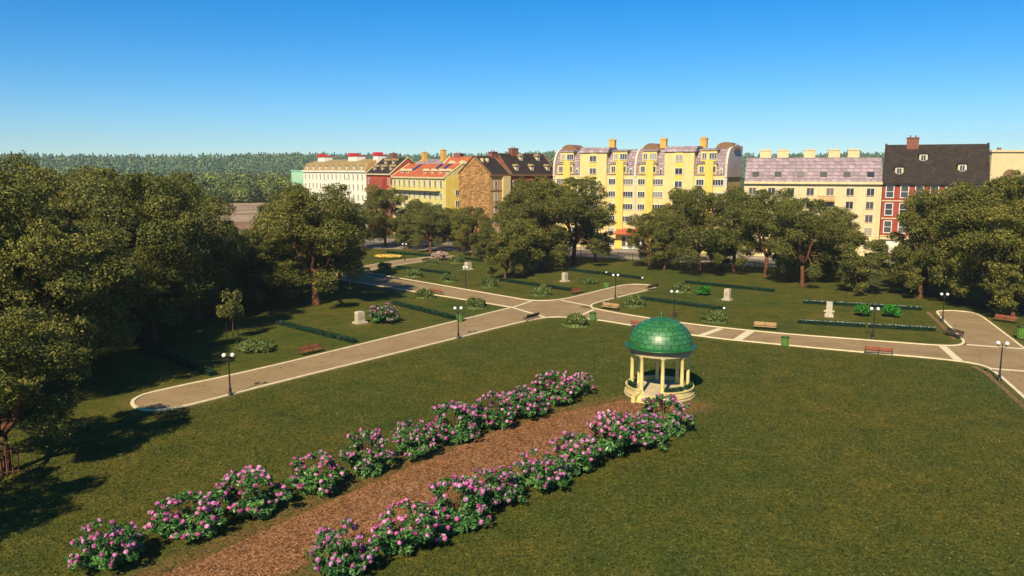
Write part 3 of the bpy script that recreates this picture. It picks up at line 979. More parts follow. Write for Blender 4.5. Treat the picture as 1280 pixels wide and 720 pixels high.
# red brick house with dark roof
e, L = site('town_house', 1105, 193, 1238, 184, 'tall red brick house with blackish roof and white framed windows')
ze = Zat(229, 189); zr = Zat(182.5, 196)
rf, zf = gabled(e, L, 13, ze, zr, 'b_red', 'r_black', coping='r_black')
for fx, y_ in ((.38, 3.8), (.75, 2.0), (.15, 1.5)):
    dormer(e, L * fx, y_, zf(y_) - .2, 1.8, 2.0, 3, 'w_beige', 'r_black')
chimney(e, L * .27, 6.5, zr - .8, 2.6, 2.6)
for k in range(3):
    z_ = ze - 3.4 - k * 4.2
    for i in range(7): win(e, L * (i + .5) / 7, z_, 1.5, 2.7, nx=1, ny=2, fw=.17)
    MB().box(0, L, -.15, 0, z_ - .95, z_ - .7).build('string_course', M['w_beige'], e)
zg = ze - 3.4 - 2 * 4.2 - 1.1
MB().box(-.02, L + .02, -.35, -.002, 0, zg).build('ground_storey', M['w_white'], e)
for i in range(8): win(e, L * (i + .5) / 8, 1.1, 1.5, 2.5, -.35, nx=1, fw=.25, fm='w_beige')
MB().box(0, L, -.9, -.36, zg - .5, zg - .002).build('cornice', M['w_beige'], e)

# beige flat topped building at the right edge
e, L = site('apartment_building', 1238, 206, 1350, 206, 'plain beige building with dark arched window at the right edge')
zt = Zat(190, 206)
MB().box(0, L, 0, 12, 0, zt).build('wall', M['w_beige'], e)
MB().box(-.3, L, -.4, 12, zt + .002, zt + .5).build('roof', M['w_beige'], e)
for i in range(2):
    x = W(1263 + 60 * i, 213, 206).x - corner(1238, 206).x
    pr = [(x + 1.9 * math.cos(R(180) * j / 10), Zat(215, 206) - 1.2 + 1.9 * math.sin(R(180) * j / 10)) for j in range(11)]
    pr = [(x + 1.9, Zat(215, 206) - 3.0)] + pr + [(x - 1.9, Zat(215, 206) - 3.0)]
    n_ = len(pr)
    mb = MB().add([(a, -.12, b) for a, b in pr] + [(a, 0, b) for a, b in pr], [tuple(range(n_))[::-1]] + [(i_, (i_ + 1) % n_, (i_ + 1) % n_ + n_, i_ + n_) for i_ in range(n_)])
    mb.build('arched_window', M['r_brown'], e)
for k in range(4):
    for i in range(5): win(e, L * (i + .5) / 5, zt - 10.5 - 3.5 * k + 1, 1.3, 1.8)
MB().tube([(3.5, 3, zt + .5), (3.5, 3, zt + 1.2)], .5, 10).build('roof_vent', M['r_brown'], e)

# ------------------------------------------------------------------ trees
def make_tree_mesh(seed, Ht=20.0, Rc=7.0, nl=30, dens=44, leaf=0.26, low=0.20, opening=False):
    rg = np.random.default_rng(seed)
    rd = random.Random(seed)
    lobes = []
    cz = Ht * 0.56; ha = Ht * 0.44
    tries = 0
    while len(lobes) < nl and tries < 9000:
        tries += 1
        d = sph(1, rg)[0]
        if d[2] < -0.85: continue
        rad = 0.58 + 0.36 * rg.random()
        if rg.random() < 0.10: rad *= 0.5
        c = np.array([d[0] * Rc * rad, d[1] * Rc * rad, cz + d[2] * ha * rad])
        if c[2] < Ht * .2: continue
        if opening and d[1] < -.25 and abs(d[0]) < .75 and Ht * .22 < c[2] < Ht * .56: continue
        r = (1.15 + 1.45 * rg.random() ** 1.3) * Rc / 7.0
        if any(np.linalg.norm(c - q[0]) < (r + q[1][0] / 1.1) * 0.86 for q in lobes): continue
        lobes.append((c, (r * 1.12, r * 1.12, r * 0.88)))
    for _ in range(4):                     # hanging low branches
        a = rg.random() * 6.28
        r = (0.9 + .6 * rg.random()) * Rc / 7.0
        lobes.append((np.array([math.cos(a) * Rc * .72, math.sin(a) * Rc * .72, Ht * (low - .06 + .12 * rg.random())]), (r, r, r * 1.15)))
    twigs = []                              # small ragged sprays round each clump
    for (c, r) in lobes:
        for _ in range(7):
            d = sph(1, rg)[0]
            if d[2] < -.5: d[2] *= -.4
            q = .22 + .38 * rg.random()
            twigs.append((c + d * np.array(r) * (1.0 + .22 * rg.random()), (q * 1.2, q * 1.2, q * .75)))
    C, Nn, S, T = lobes_to_leaves(lobes, dens * .8, leaf, rg, 0.65, 0.25)
    Ct, Nt, St, Tt = lobes_to_leaves(twigs, dens * .75, leaf, rg, 0.8, 0.5)
    C = np.concatenate([C, Ct]); Nn = np.concatenate([Nn, Nt]); S = np.concatenate([S, St]); T = np.concatenate([T, Tt])
    # stray sprays between the lobes
    k = int(len(C) * .06)
    idx = rg.integers(0, len(C), k)
    C2 = C[idx] + rg.normal(size=(k, 3)) * 0.55
    C = np.concatenate([C, C2]); Nn = np.concatenate([Nn, rg.normal(size=(k, 3))]); S = np.concatenate([S, S[idx]]); T = np.concatenate([T, T[idx]])
    crown = leafmesh('crown', C, Nn, S, T, rg=rg)
    # trunk and limbs
    mb = MB()
    fork = Ht * 0.24
    tr = 0.062 * Rc
    lean = Vector((rd.uniform(-.5, .5), rd.uniform(-.5, .5), 0))
    top = lean + Vector((0, 0, fork))
    mb.tube([(0, 0, -.3), (0, 0, .25), lean * .25 + Vector((0, 0, fork * .35)), lean * .7 + Vector((0, 0, fork * .75)), top], [tr * 1.75, tr * 1.25, tr, tr * .92, tr * .95], 10)
    nb = 5
    bases = []
    for i in range(nb):
        a = 6.28 * i / nb + rd.uniform(-.4, .4)
        reach = Rc * rd.uniform(.30, .48)
        p3 = top + Vector((math.cos(a) * reach, math.sin(a) * reach, Ht * rd.uniform(.18, .36)))
        p1 = top.lerp(p3, .35) + Vector((math.cos(a) * .5, math.sin(a) * .5, -.3))
        p2 = top.lerp(p3, .7) + Vector((rd.uniform(-.4, .4), rd.uniform(-.4, .4), 0))
        mb.tube([top - Vector((0, 0, .5)), p1, p2, p3], [tr * .72, tr * .6, tr * .48, tr * .32], 8)
        bases += [(p1, tr * .45), (p2, tr * .36), (p3, tr * .26)]
    for (c, r) in lobes:
        c = Vector(c)
        q, qr = min(bases, key=lambda b: (b[0] - c).length + (3 if b[0].z > c.z else 0))
        mid = q.lerp(c, .5) + Vector((rd.uniform(-.6, .6), rd.uniform(-.6, .6), rd.uniform(-.2, .5)))
        mb.tube([q, mid, c], [qr * .8, qr * .55, qr * .25], 6)
        for _ in range(3):
            d = Vector((rd.gauss(0, 1), rd.gauss(0, 1), rd.gauss(.3, .8))).normalized()
            mb.tube([mid.lerp(c, .6), c + d * r[0] * .85], [qr * .22, .02], 4, cap=False)
    tm = bpy.data.meshes.new('trunk'); tm.from_pydata(mb.v, [], mb.f); tm.update()
    tm.polygons.foreach_set('use_smooth', [True] * len(tm.polygons))
    tm.materials.append(M['bark']); crown.materials.append(M['leaf'])
    return tm, crown

PROT = [make_tree_mesh(101, 20, 7.2, 32, opening=True), make_tree_mesh(202, 20, 6.6, 30), make_tree_mesh(303, 20, 7.6, 34, opening=True), make_tree_mesh(404, 20, 6.8, 30, opening=True), make_tree_mesh(505, 20, 7.0, 26)]
SMALL = [make_tree_mesh(606, 11, 4.3, 22, dens=52, leaf=0.25, low=.2), make_tree_mesh(707, 11, 4.0, 20, dens=52, leaf=0.25, low=.24)]

def add_tree(loc, proto, sc, rz, label, group='broadleaf trees around the lawns', name='broadleaf_tree', sz=1.0):
    e_ = empty(name, (loc[0], loc[1], 0), rz, label, 'tree', group)
    e_.scale = (sc, sc, sc * sz)
    t_ = bpy.data.objects.new('trunk', proto[0]); COL.objects.link(t_); t_.parent = e_
    c_ = bpy.data.objects.new('crown', proto[1]); COL.objects.link(c_); c_.parent = e_
    return e_

# (base px, base py, top py, proto, spread, label)
TREES = [
 (395, 381, 222, 0, 1.2, 'big forked tree beside the long path, just left of the pale monument lawn'),
 (366, 366, 228, 1, .8, 'tall tree next left of the big forked tree by the monument lawn'),
 (248, 398, 248, 2, 1.05, 'tall tree behind the staked sapling with dark limbs showing'),
 (335, 352, 284, 1, 1.3, 'lower tree in front of the dirt arena left of the big forked tree'),
 (414, 360, 262, 1, 1.1, 'tree hanging over the path bend right of the big forked tree'),
 (326, 383, 292, 4, 1.3, 'low tree between the staked sapling and the big forked tree'),
 (225, 386, 268, 4, 1.2, 'shorter tree filling the wood left of the staked sapling'),
 (160, 432, 300, 0, 1.3, 'low spreading tree over the shaded lawn left of the staked sapling'),
 (283, 378, 292, 2, 1.4, 'low tree directly behind the staked sapling'),
 (115, 425, 262, 2, 1.2, 'shorter tree in the dense middle of the left wood'),
 (192, 424, 203, 3, .95, 'tall tree with bare trunk standing in the deep shade left of the path end'),
 (150, 392, 203, 4, 1.0, 'tall tree in the wood between the shaded lawn and the dirt arena'),
 (98, 400, 200, 0, 1.0, 'tall broad tree highest in the left wood against the far ridge'),
 (42, 428, 208, 1, 1.0, 'dark tree second from the left edge in the wood'),
 (-6, 405, 198, 2, 1.0, 'tall dark tree at the left edge reaching the ridge line'),
 (98, 470, 262, 3, 1.0, 'dense tree overhanging the shaded lawn from the left'),
 (-25, 500, 240, 4, 1.0, 'dark tree cut by the left edge of the view'),
 (10, 590, 372, 0, .95, 'nearest tree at lower left with drooping leafy branches'),
 (300, 358, 286, 3, 1.4, 'tree in the second rank behind the staked sapling'),
 (208, 350, 208, 0, 1.15, 'second rank tree between the shaded trunks and the arena'),
 (180, 350, 218, 1, 1.0, 'second rank tree left of the dirt arena'),
 (118, 345, 215, 2, 1.0, 'rear tree in the middle of the left wood'),
 (60, 345, 212, 3, 1.0, 'rear tree near the left edge of the wood'),
 (5, 350, 212, 4, 1.0, 'rear tree at the very left of the wood'),
 (376, 342, 236, 4, .7, 'tree behind the big forked tree, in front of the mint block'),
 (425, 352, 250, 2, .8, 'tree right of the forked trunk hiding the path bend'),
 (482, 308, 230, 1, 1.0, 'tree in front of the dark red house beyond the yellow flower bed'),
 (452, 312, 250, 3, 1.0, 'tree below the long cream block left of the flower bed'),
 (520, 306, 246, 4, 1.0, 'tree in front of the lemon yellow block'),
 (538, 316, 252, 0, .85, 'tree beside the far end path in front of the lemon yellow block'),
 (560, 303, 262, 2, 1.0, 'slim tree below the lemon end wall'),
 (591, 321, 254, 3, .85, 'tree below the narrow pale house with forked trunk'),
 (655, 334, 228, 2, .85, 'tree in front of the brown gable and red house'),
 (676, 337, 216, 4, 1.0, 'broad tree in front of the red house left of the yellow block'),
 (717, 332, 215, 0, 1.05, 'tall tree covering the left end of the yellow block'),
 (744, 328, 262, 1, .9, 'dark slim tree left of the red awning'),
 (812, 336, 262, 3, .9, 'tree right of the red awning before the yellow block'),
 (845, 330, 240, 2, .9, 'rear tree below the second curved party wall of the yellow block'),
 (874, 344, 228, 4, .95, 'tree with bent limb behind the blue sign'),
 (917, 340, 232, 1, 1.0, 'tree between the blue sign and the beige block'),
 (957, 346, 230, 0, 1.0, 'tree before the left end of the beige block'),
 (1003, 358, 240, 3, 1.0, 'tree with reddish trunk by the railings before the beige block'),
 (1040, 345, 262, 2, .9, 'rear tree below the beige balcony'),
 (1150, 372, 238, 1, .9, 'tree in front of the red brick house right of the railings'),
 (1195, 377, 222, 4, 1.0, 'dark tree behind the rounded path end'),
 (1232, 383, 212, 0, 1.05, 'large dark tree beside the right hand path'),
 (1290, 398, 218, 2, 1.05, 'dark tree cut by the right edge of the view'),
 (1262, 360, 216, 3, 1.0, 'rear tree in front of the plain beige building at the right'),
 (1200, 352, 235, 2, 1.0, 'rear tree hiding the red brick house'),
]
for i, (px, py, ty, k, sp, lab) in enumerate(TREES):
    g = G(px, py)
    zt_ = Zat(ty, g.y)
    hgt = max(8, zt_)
    sc = hgt / 19.6
    rz_ = random.uniform(-.45, .45) if k in (0, 2, 3) else random.uniform(0, 6.28)
    e_ = add_tree(g, PROT[k], sc, rz_, lab)
    s = max(.80, min(1.1, sc)) / sc if sc < .8 else 1
    e_.scale = (sc * sp * s, sc * sp * s, sc)
SM = [
 (631, 349, 288, 0, 'small round tree in front of the broad tree at the centre lawn edge'),
 (655, 344, 270, 1, 'small tree leaning against the broad tree before the red house'),
 (1077, 368, 297, 0, 'small round tree on the lawn edge before the railings'),
 (1158, 366, 303, 1, 'small tree at the right end of the railings'),
 (830, 338, 285, 1, 'small tree right of the red awning'),
 (985, 350, 282, 0, 'small tree in front of the railings before the beige block'),
 (510, 312, 262, 1, 'small tree behind the far lamp'),
 (575, 314, 268, 0, 'small tree behind the pale pink shrub'),
 (695, 334, 285, 1, 'small tree beside the plinth stone lawn'),
 (1122, 357, 316, 1, 'small tree behind the railings before the red brick ground floor'),
 (1140, 350, 300, 0, 'small street tree before the pale ground floor of the red brick house'),
 (1032, 352, 300, 1, 'small tree behind the railings below the beige balcony'),
 (900, 338, 292, 0, 'small tree right of the blue sign at the railings'),
 (605, 326, 282, 1, 'small tree at the foot of the brown gable'),
 (1266, 396, 308, 0, 'small dark tree behind the curved path end'),
]
for i, (px, py, ty, k, lab) in enumerate(SM):
    g = G(px, py); sc = max(.5, Zat(ty, g.y) / 10.8)
    add_tree(g, SMALL[k], sc, random.uniform(0, 6.28), lab, 'small trees at the lawn edges', 'small_tree')

# trees standing just outside the left edge whose shade falls into the picture
for (x, y, k, sc) in ((-52, 58, 1, 1.0), (-47, 74, 2, 1.05), (-57, 88, 3, 1.05), (-38, 38, 4, .75)):
    add_tree((x, y), PROT[k], sc, random.uniform(0, 6.28), 'dark tree of the wood standing beyond the left edge of the picture')

# ------------------------------------------------------------------ far woodland
def woodland(name, pts, per, leaf, mat, hh, rr, conifer=0.0, seed=5, tb=0.45):
    rg = np.random.default_rng(seed)
    n_ = len(pts)
    C = []; Nn = []; T = []; S = []
    hs_ = hh * (0.7 + .6 * rg.random(n_)); rs_ = rr * (0.7 + .6 * rg.random(n_)); tb_ = tb + .22 * rg.normal(size=n_)
    bright = rg.random(n_) < 0.07
    con = rg.random(n_) < conifer
    for i in range(n_):
        d = sph(per, rg)
        d[:, 2] = np.abs(d[:, 2]) * np.where(rg.random(per) < .85, 1, -.5)
        ph = rg.random(3) * 6.28
        lump = 1 + .22 * np.sin(d[:, 0] * 5 + ph[0]) * np.sin(d[:, 1] * 5 + ph[1]) + .15 * np.sin(d[:, 2] * 6 + ph[2])
        q = d * lump[:, None] * np.array([rs_[i], rs_[i], hs_[i] * .5])
        if con[i]:
            zz = rg.random(per); ang = rg.random(per) * 6.28
            rad_ = (1 - zz) * rs_[i] * .8
            q = np.stack([np.cos(ang) * rad_, np.sin(ang) * rad_, (zz - .3) * hs_[i] * .95], 1)
            d = np.stack([np.cos(ang), np.sin(ang), np.full(per, .4)], 1)
        C.append(q + np.array([pts[i][0], pts[i][1], pts[i][2] + hs_[i] * .5]))
        Nn.append(d + rg.normal(size=(per, 3)) * .5)
        T.append((.98 if bright[i] else np.clip(tb_[i], 0, .85)) + .1 * rg.normal(size=per))
        S.append(leaf * (.7 + .6 * rg.random(per)))
    me_ = leafmesh(name, np.concatenate(C), np.concatenate(Nn), np.concatenate(S), np.concatenate(T), .8, rg)
    return tag(link_mesh(name, me_, mat), kind='stuff')
rg0 = np.random.default_rng(77)
def scatter(n_, r0, r1, a0, a1, keep=None):
    out = []
    while len(out) < n_:
        r_ = math.sqrt(rg0.uniform(r0 * r0, r1 * r1)); a = R(rg0.uniform(a0, a1))
        x, y = r_ * math.sin(a), r_ * math.cos(a)
        if keep and not keep(x, y): continue
        out.append((x, y, float(hill(np.array([x]), np.array([y]))[0]) - 1))
    return out
def keep(x, y):
    px = 640 + 1000 * x / y
    if y < 520 and 200 < px < 372 and ((x + 138) / 86) ** 2 + ((y - 405) / 134) ** 2 < 1: return False
    if y < 440 and px > 235: return False
    return True
w1 = woodland('woodland', scatter(1100, 300, 620, -36, -3, keep), 260, 1.5, M['leaf_far'], 13, 5.5, 0, 1)
w2 = woodland('woodland', scatter(2600, 620, 1150, -37, 5, None), 90, 2.4, M['leaf_far'], 13, 6.5, .1, 2, .5)
w3 = woodland('ridge_forest', scatter(5200, 1150, 1800, -38, 38, None), 60, 3.0, M['leaf_ridge'], 15, 6.0, .55, 3, .4)

# ------------------------------------------------------------------ gazebo
gz = empty('gazebo', GZ, 0, 'round open gazebo with green tiled dome on cream columns', 'gazebo')
def ang(deg):    # 0 = towards the viewer, positive to the right
    d0 = Vector((-GZ.x, -GZ.y, 0)).normalized()
    a0_ = math.atan2(d0.y, d0.x)
    return a0_ + R(deg)
b_ = MB().lathe([(0.01, .55), (3.15, .55), (3.3, .5), (3.3, .12), (3.45, .1), (3.45, -.1)], 64).build('base', M['floor'], gz)
# low parapet ring, open towards the mulch walk
st_a = -17.5
def arc_wall(a0, a1, ri, ro, z0, z1, n_=20):
    mb = MB()
    vs = []
    for i in range(n_ + 1):
        t = ang(a0 + (a1 - a0) * i / n_)
        for r_, z_ in ((ri, z0), (ro, z0), (ro, z1), (ri, z1)):
            vs.append((r_ * math.cos(t), r_ * math.sin(t), z_))
    fs = []
    for i in range(n_):
        for j in range(4):
            fs.append((i * 4 + j, i * 4 + 4 + j, i * 4 + 4 + (j + 1) % 4, i * 4 + (j + 1) % 4))
    fs += [(3, 2, 1, 0), (n_ * 4, n_ * 4 + 1, n_ * 4 + 2, n_ * 4 + 3)]
    return mb.add(vs, fs)
arc_wall(1, 325, 3.02, 3.28, .51, .86, 60).build('parapet', M['column'], gz)
arc_wall(1, 325, 2.96, 3.36, .861, .95, 60).build('parapet_cap', M['column'], gz)
arc_wall(1, 325, 3.28, 3.40, .28, .36, 60).build('base_moulding', M['column'], gz)
mb = MB()
for i, dd in enumerate((3.55, 3.85, 4.15)):
    t = ang(st_a); ux, uy = math.cos(t), math.sin(t)
    w_ = .95; h_ = .50 - i * .16
    r0, r1 = 3.0, dd
    vs = [(ux * r0 - uy * w_, uy * r0 + ux * w_), (ux * r0 + uy * w_, uy * r0 - ux * w_), (ux * r1 + uy * w_, uy * r1 - ux * w_), (ux * r1 - uy * w_, uy * r1 + ux * w_)]
    mb.prism_z(vs, -.1 - .01 * i, h_)
mb.build('steps', M['column'], gz)
t = ang(st_a); ux, uy = math.cos(t), math.sin(t)
for sgn in (-1, 1):
    cx, cy = ux * 3.75 - uy * sgn * 1.15, uy * 3.75 + ux * sgn * 1.15
    vs = [(cx - ux * .75 - uy * .18, cy - uy * .75 + ux * .18), (cx - ux * .75 + uy * .18, cy - uy * .75 - ux * .18), (cx + ux * .7 + uy * .18, cy + uy * .7 - ux * .18), (cx + ux * .7 - uy * .18, cy + uy * .7 + ux * .18)]
    MB().prism_z(vs, -.1, .66).build('stair_cheek', M['column'], gz)
for k in range(8):
    t = ang(5.7 + 45 * k)
    x, y = 2.72 * math.cos(t), 2.72 * math.sin(t)
    c_ = MB().lathe([(.26, .56), (.26, .68), (.21, .74), (.195, .9), (.185, 2.4), (.16, 3.95), (.20, 4.0), (.20, 4.06)], 20).build('column', M['column'], gz, True)
    c_.location = (x, y, 0)
    MB().box(-.25, .25, -.25, .25, .551, .60).build('column_base', M['column'], c_)
    MB().lathe([(.18, 4.0), (.27, 4.06), (.27, 4.16)], 16).build('capital', M['column'], c_)
mb = MB().lathe([(2.50, 4.17), (2.95, 4.17), (2.95, 4.42), (3.0, 4.45), (3.0, 4.66), (3.12, 4.72), (3.16, 4.86), (2.5, 4.86), (2.5, 4.17)], 72)
for i in range(72):
    t = 2 * math.pi * i / 72
    ux, uy = math.cos(t), math.sin(t)
    r0, r1, w_ = 2.99, 3.10, .07
    mb.prism_z([(ux * r0 - uy * w_, uy * r0 + ux * w_), (ux * r0 + uy * w_, uy * r0 - ux * w_), (ux * r1 + uy * w_, uy * r1 - ux * w_), (ux * r1 - uy * w_, uy * r1 + ux * w_)], 4.50, 4.66)
mb.build('entablature', M['stone'], gz)
dp = []
nr = 9
for i in range(28):
    a = R(90) * i / 27
    dp.append((3.12 * math.cos(a) + .004, 5.02 + 2.62 * math.sin(a)))
me = bpy.data.meshes.new('dome')
n_ = 72
vs = [(r_ * math.cos(2 * math.pi * j / n_), r_ * math.sin(2 * math.pi * j / n_), z_) for r_, z_ in dp for j in range(n_)]
fs = []; uvs = []
for i in range(len(dp) - 1):
    for j in range(n_):
        fs.append((i * n_ + j, i * n_ + (j + 1) % n_, (i + 1) * n_ + (j + 1) % n_, (i + 1) * n_ + j))
        u0, u1 = j * 24 / n_, (j + 1) * 24 / n_
        v0, v1 = i * nr / (len(dp) - 1), (i + 1) * nr / (len(dp) - 1)
        uvs += [u0, v0, u1, v0, u1, v1, u0, v1]
me.from_pydata(vs, [], fs)
me.uv_layers.new(name='UVMap').data.foreach_set('uv', uvs)
dm_ = link_mesh('dome', me, M['dome'], gz, True)
MB().lathe([(3.12, 5.10), (3.30, 4.98), (3.52, 4.93), (3.55, 4.87), (3.42, 4.82), (2.9, 4.87), (2.9, 4.95)], 72).build('dome_rim', M['copper'], gz, True)
MB().lathe([(.30, 7.58), (.24, 7.68), (.12, 7.74), (.10, 7.84), (.17, 7.92), (.12, 8.02), (.05, 8.10), (.03, 8.45), (.004, 8.6)], 16).build('finial', M['copper'], gz, True)
for a0, a1 in ((10, 46), (55, 90), (280, 314)):
    cc = []; nn = []
    rg = np.random.default_rng(int(a0))
    k = 900
    t = ang(0) + np.radians(rg.uniform(a0, a1, k)); r_ = rg.uniform(2.86, 3.2, k)
    P = np.stack([r_ * np.cos(t), r_ * np.sin(t), rg.uniform(.95, 1.36, k)], 1)
    me_ = leafmesh('planter_hedge', P, rg.normal(size=(k, 3)), np.full(k, .14), rg.random(k), rg=rg)
    link_mesh('planter_hedge', me_, M['leaf_hedge'], gz)

# ------------------------------------------------------------------ shrubs
def shrub_mesh(seed, w, h, nl, dens, leaf, mat, lobe=0.5, upl=.3):
    rg = np.random.default_rng(seed)
    lobes = []
    for _ in range(nl):
        a = rg.random() * 6.28; rr = w * .5 * math.sqrt(rg.random()) * .75
        x, y = math.cos(a) * rr, math.sin(a) * rr
        edge = 1 - (rr / (w * .5)) ** 2 * .7
        zc = h * edge * (.35 + .5 * rg.random())
        r = lobe * (.7 + .6 * rg.random())
        lobes.append((np.array([x, y, max(r * .5, zc)]), (r, r, r * .85)))
    C, Nn, S, T = lobes_to_leaves(lobes, dens, leaf, rg, .9, .25)
    Nn = Nn + np.array([0, 0, upl])
    ok = C[:, 2] > .02
    C, Nn, S, T = C[ok], Nn[ok], S[ok], T[ok]
    T = T + (C[:, 2] / h - .5) * .1
    me_ = leafmesh('foliage', C, Nn, S, T, .5, rg)
    me_.materials.append(mat)
    return me_, lobes
def blossoms_mesh(seed, lobes, n_, r, mat, w, h):
    """round flower heads made of petals on the outside of the shrub"""
    rg = np.random.default_rng(seed)
    C = []; Nn = []; T = []
    heads = []
    tries = 0
    while len(heads) < n_ and tries < 5000:
        tries += 1
        c, rad = lobes[rg.integers(len(lobes))]
        d = sph(1, rg)[0]
        if d[2] < -.15: continue
        p_ = c + d * np.array(rad) * 1.08
        if p_[2] < h * .25: continue
        if any(np.linalg.norm(p_ - q) < r * 2.0 for q in heads): continue
        if any(np.linalg.norm((p_ - lc) / np.array(lr)) < .85 for lc, lr in lobes): continue
        heads.append(p_)
        k = 34
        dd = sph(k, rg)
        C.append(p_ + dd * r * .8); Nn.append(dd + rg.normal(size=(k, 3)) * .25)
        T.append(np.full(k, rg.random() * .9) + rg.normal(size=k) * .12)
    C = np.concatenate(C)
    me_ = leafmesh('blossoms', C, np.concatenate(Nn), np.full(len(C), r * 1.1), np.concatenate(T), .9, rg)
    me_.materials.append(mat)
    return me_
def stems_mesh(seed, w, h, n_=9):
    rd = random.Random(seed); mb = MB()
    for _ in range(n_):
        a = rd.random() * 6.28; r_ = w * .32 * rd.random()
        mb.tube([(0, 0, -.05), (math.cos(a) * r_ * .5, math.sin(a) * r_ * .5, h * .3), (math.cos(a) * r_, math.sin(a) * r_, h * .7)], [.05, .04, .02], 5)
    me_ = bpy.data.meshes.new('stems'); me_.from_pydata(mb.v, [], mb.f); me_.materials.append(M['bark'])
    return me_

RH = []
def rhodo_meshes(seed, w=4.5, h=3.3):
    rg = np.random.default_rng(seed)
    base = []; up = []
    for _ in range(22):
        a = rg.random() * 6.28; rr = w * .30 * math.sqrt(rg.random())
        r = .34 + .22 * rg.random()
        base.append((np.array([math.cos(a) * rr, math.sin(a) * rr, r * .7 + rg.random() * h * .34]), (r, r, r * .8)))
    for _ in range(46):
        z = .32 + .68 * rg.random(); a = rg.random() * 6.28
        rr = w * .5 * math.sqrt(max(0, 1 - ((z - .42) / .62) ** 2)) * (.45 + .55 * math.sqrt(rg.random()))
        r = .20 + .20 * rg.random()
        up.append((np.array([math.cos(a) * rr, math.sin(a) * rr, z * h - r]), (r, r, r * .75)))
    C, Nn, S, T = lobes_to_leaves(base, 62, .36, rg, .9, .3)
    C2, N2, S2, T2 = lobes_to_leaves(up, 44, .30, rg, .9, .4)
    C = np.concatenate([C, C2]); Nn = np.concatenate([Nn, N2]) + np.array([0, 0, .45]); S = np.concatenate([S, S2]); T = np.concatenate([T + .1, T2 - .12])
    ok = C[:, 2] > .03
    fo = leafmesh('foliage', C[ok], Nn[ok], S[ok], T[ok], .38, rg)
    fo.materials.append(M['leaf_rhodo'])
    bl = blossoms_mesh(seed + 50, up, 64, .15, M['pink'], w, h)
    mb = MB(); rd = random.Random(seed)
    for c, r in up[::2]:
        mb.tube([(0, 0, -.05), (c[0] * .35, c[1] * .35, c[2] * .5), tuple(c)], [.05, .035, .012], 5, cap=False)
    st_ = bpy.data.meshes.new('stems'); st_.from_pydata(mb.v, [], mb.f); st_.materials.append(M['bark'])
    return fo, bl, st_
for s_ in range(4):
    RH.append(rhodo_meshes(900 + s_ * 7))
def rhodo(x, y, k, sc, label, group, bl=None):
    e_ = empty('flowering_shrub', (x, y, 0), random.uniform(0, 6.28), label, 'flowering shrub', group)
    e_.scale = (sc * random.uniform(.88, 1.12), sc * random.uniform(.88, 1.12), sc * random.uniform(.82, 1.1))
    for nm, md in (('foliage', RH[k][0]), ('blossoms', bl or RH[k][1]), ('stems', RH[k][2])):
        o = bpy.data.objects.new(nm, md); COL.objects.link(o); o.parent = e_
    return e_
ord_ = ['', 'second', 'third', 'fourth', 'fifth', 'sixth', 'seventh', 'eighth', 'ninth', 'tenth', 'eleventh', 'twelfth', 'thirteenth']
P0, P1 = G(729, 493), G(140, 706)
for i in range(11):
    q = P0.lerp(P1, i / 10.0) + Vector((random.uniform(-.3, .3), random.uniform(-.3, .3), 0))
    lab = 'pink flowering shrub in the far row, nearest the gazebo' if i == 0 else '%s pink shrub from the gazebo, far side of the mulch walk' % ord_[i]
    rhodo(q.x, q.y, i % 4, random.uniform(.84, 1.0) * (.85 if i == 0 else 1), lab, 'pink flowering shrubs lining the mulch walk')
P0, P1 = G(833, 541), G(432, 716)
for i in range(9):
    q = P0.lerp(P1, i / 8.0) + Vector((random.uniform(-.3, .3), random.uniform(-.3, .3), 0))
    lab = 'pink flowering shrub in the near row, just in front of the gazebo steps' if i == 0 else '%s pink shrub from the gazebo, near side of the mulch walk' % ord_[i]
    rhodo(q.x, q.y, (i + 2) % 4, random.uniform(.84, 1.0) * (1.1 if i == 0 else 1), lab, 'pink flowering shrubs lining the mulch walk')
q = G(479, 404); rhodo(q.x, q.y, 1, 1.0, 'lone pink flowering shrub beside the squat pale monument', None)

GB = [shrub_mesh(1000 + i, 3.2, 1.7, 22, 60, .27, M['leaf_bush'], .5, .5)[0] for i in range(3)]
GBL = shrub_mesh(1010, 5.6, 1.1, 34, 50, .28, M['leaf_bush'], .5, .6)[0]
SKIRT = []
for i in range(2):
    rg = np.random.default_rng(60 + i); k = 1100
    a = rg.random(k) * 6.28; r_ = 1.0 + .75 * rg.random(k) ** .7
    P = np.stack([np.cos(a) * r_, np.sin(a) * r_, rg.random(k) * .42 * (2.1 - r_)], 1)
    me_ = leafmesh('low_leaves', P, np.stack([np.cos(a), np.sin(a), np.full(k, .9)], 1) + rg.normal(size=(k, 3)) * .4, np.full(k, .24), .55 + .25 * rg.normal(size=k), .45, rg)
    me_.materials.append(M['leaf_bush']); SKIRT.append(me_)
def shrub(px, py, md, sc, label, name='shrub', skirt=True, cat='shrub', group='low green shrubs by the paths', sq=1.0):
    q = G(px, py)
    e_ = empty(name, q, random.uniform(0, 6.28), label, cat, group)
    e_.scale = (sc, sc, sc * sq)
    o = bpy.data.objects.new('foliage', md); COL.objects.link(o); o.parent = e_
    if skirt:
        o = bpy.data.objects.new('low_leaves', SKIRT[random.randrange(2)]); COL.objects.link(o); o.parent = e_
    return e_
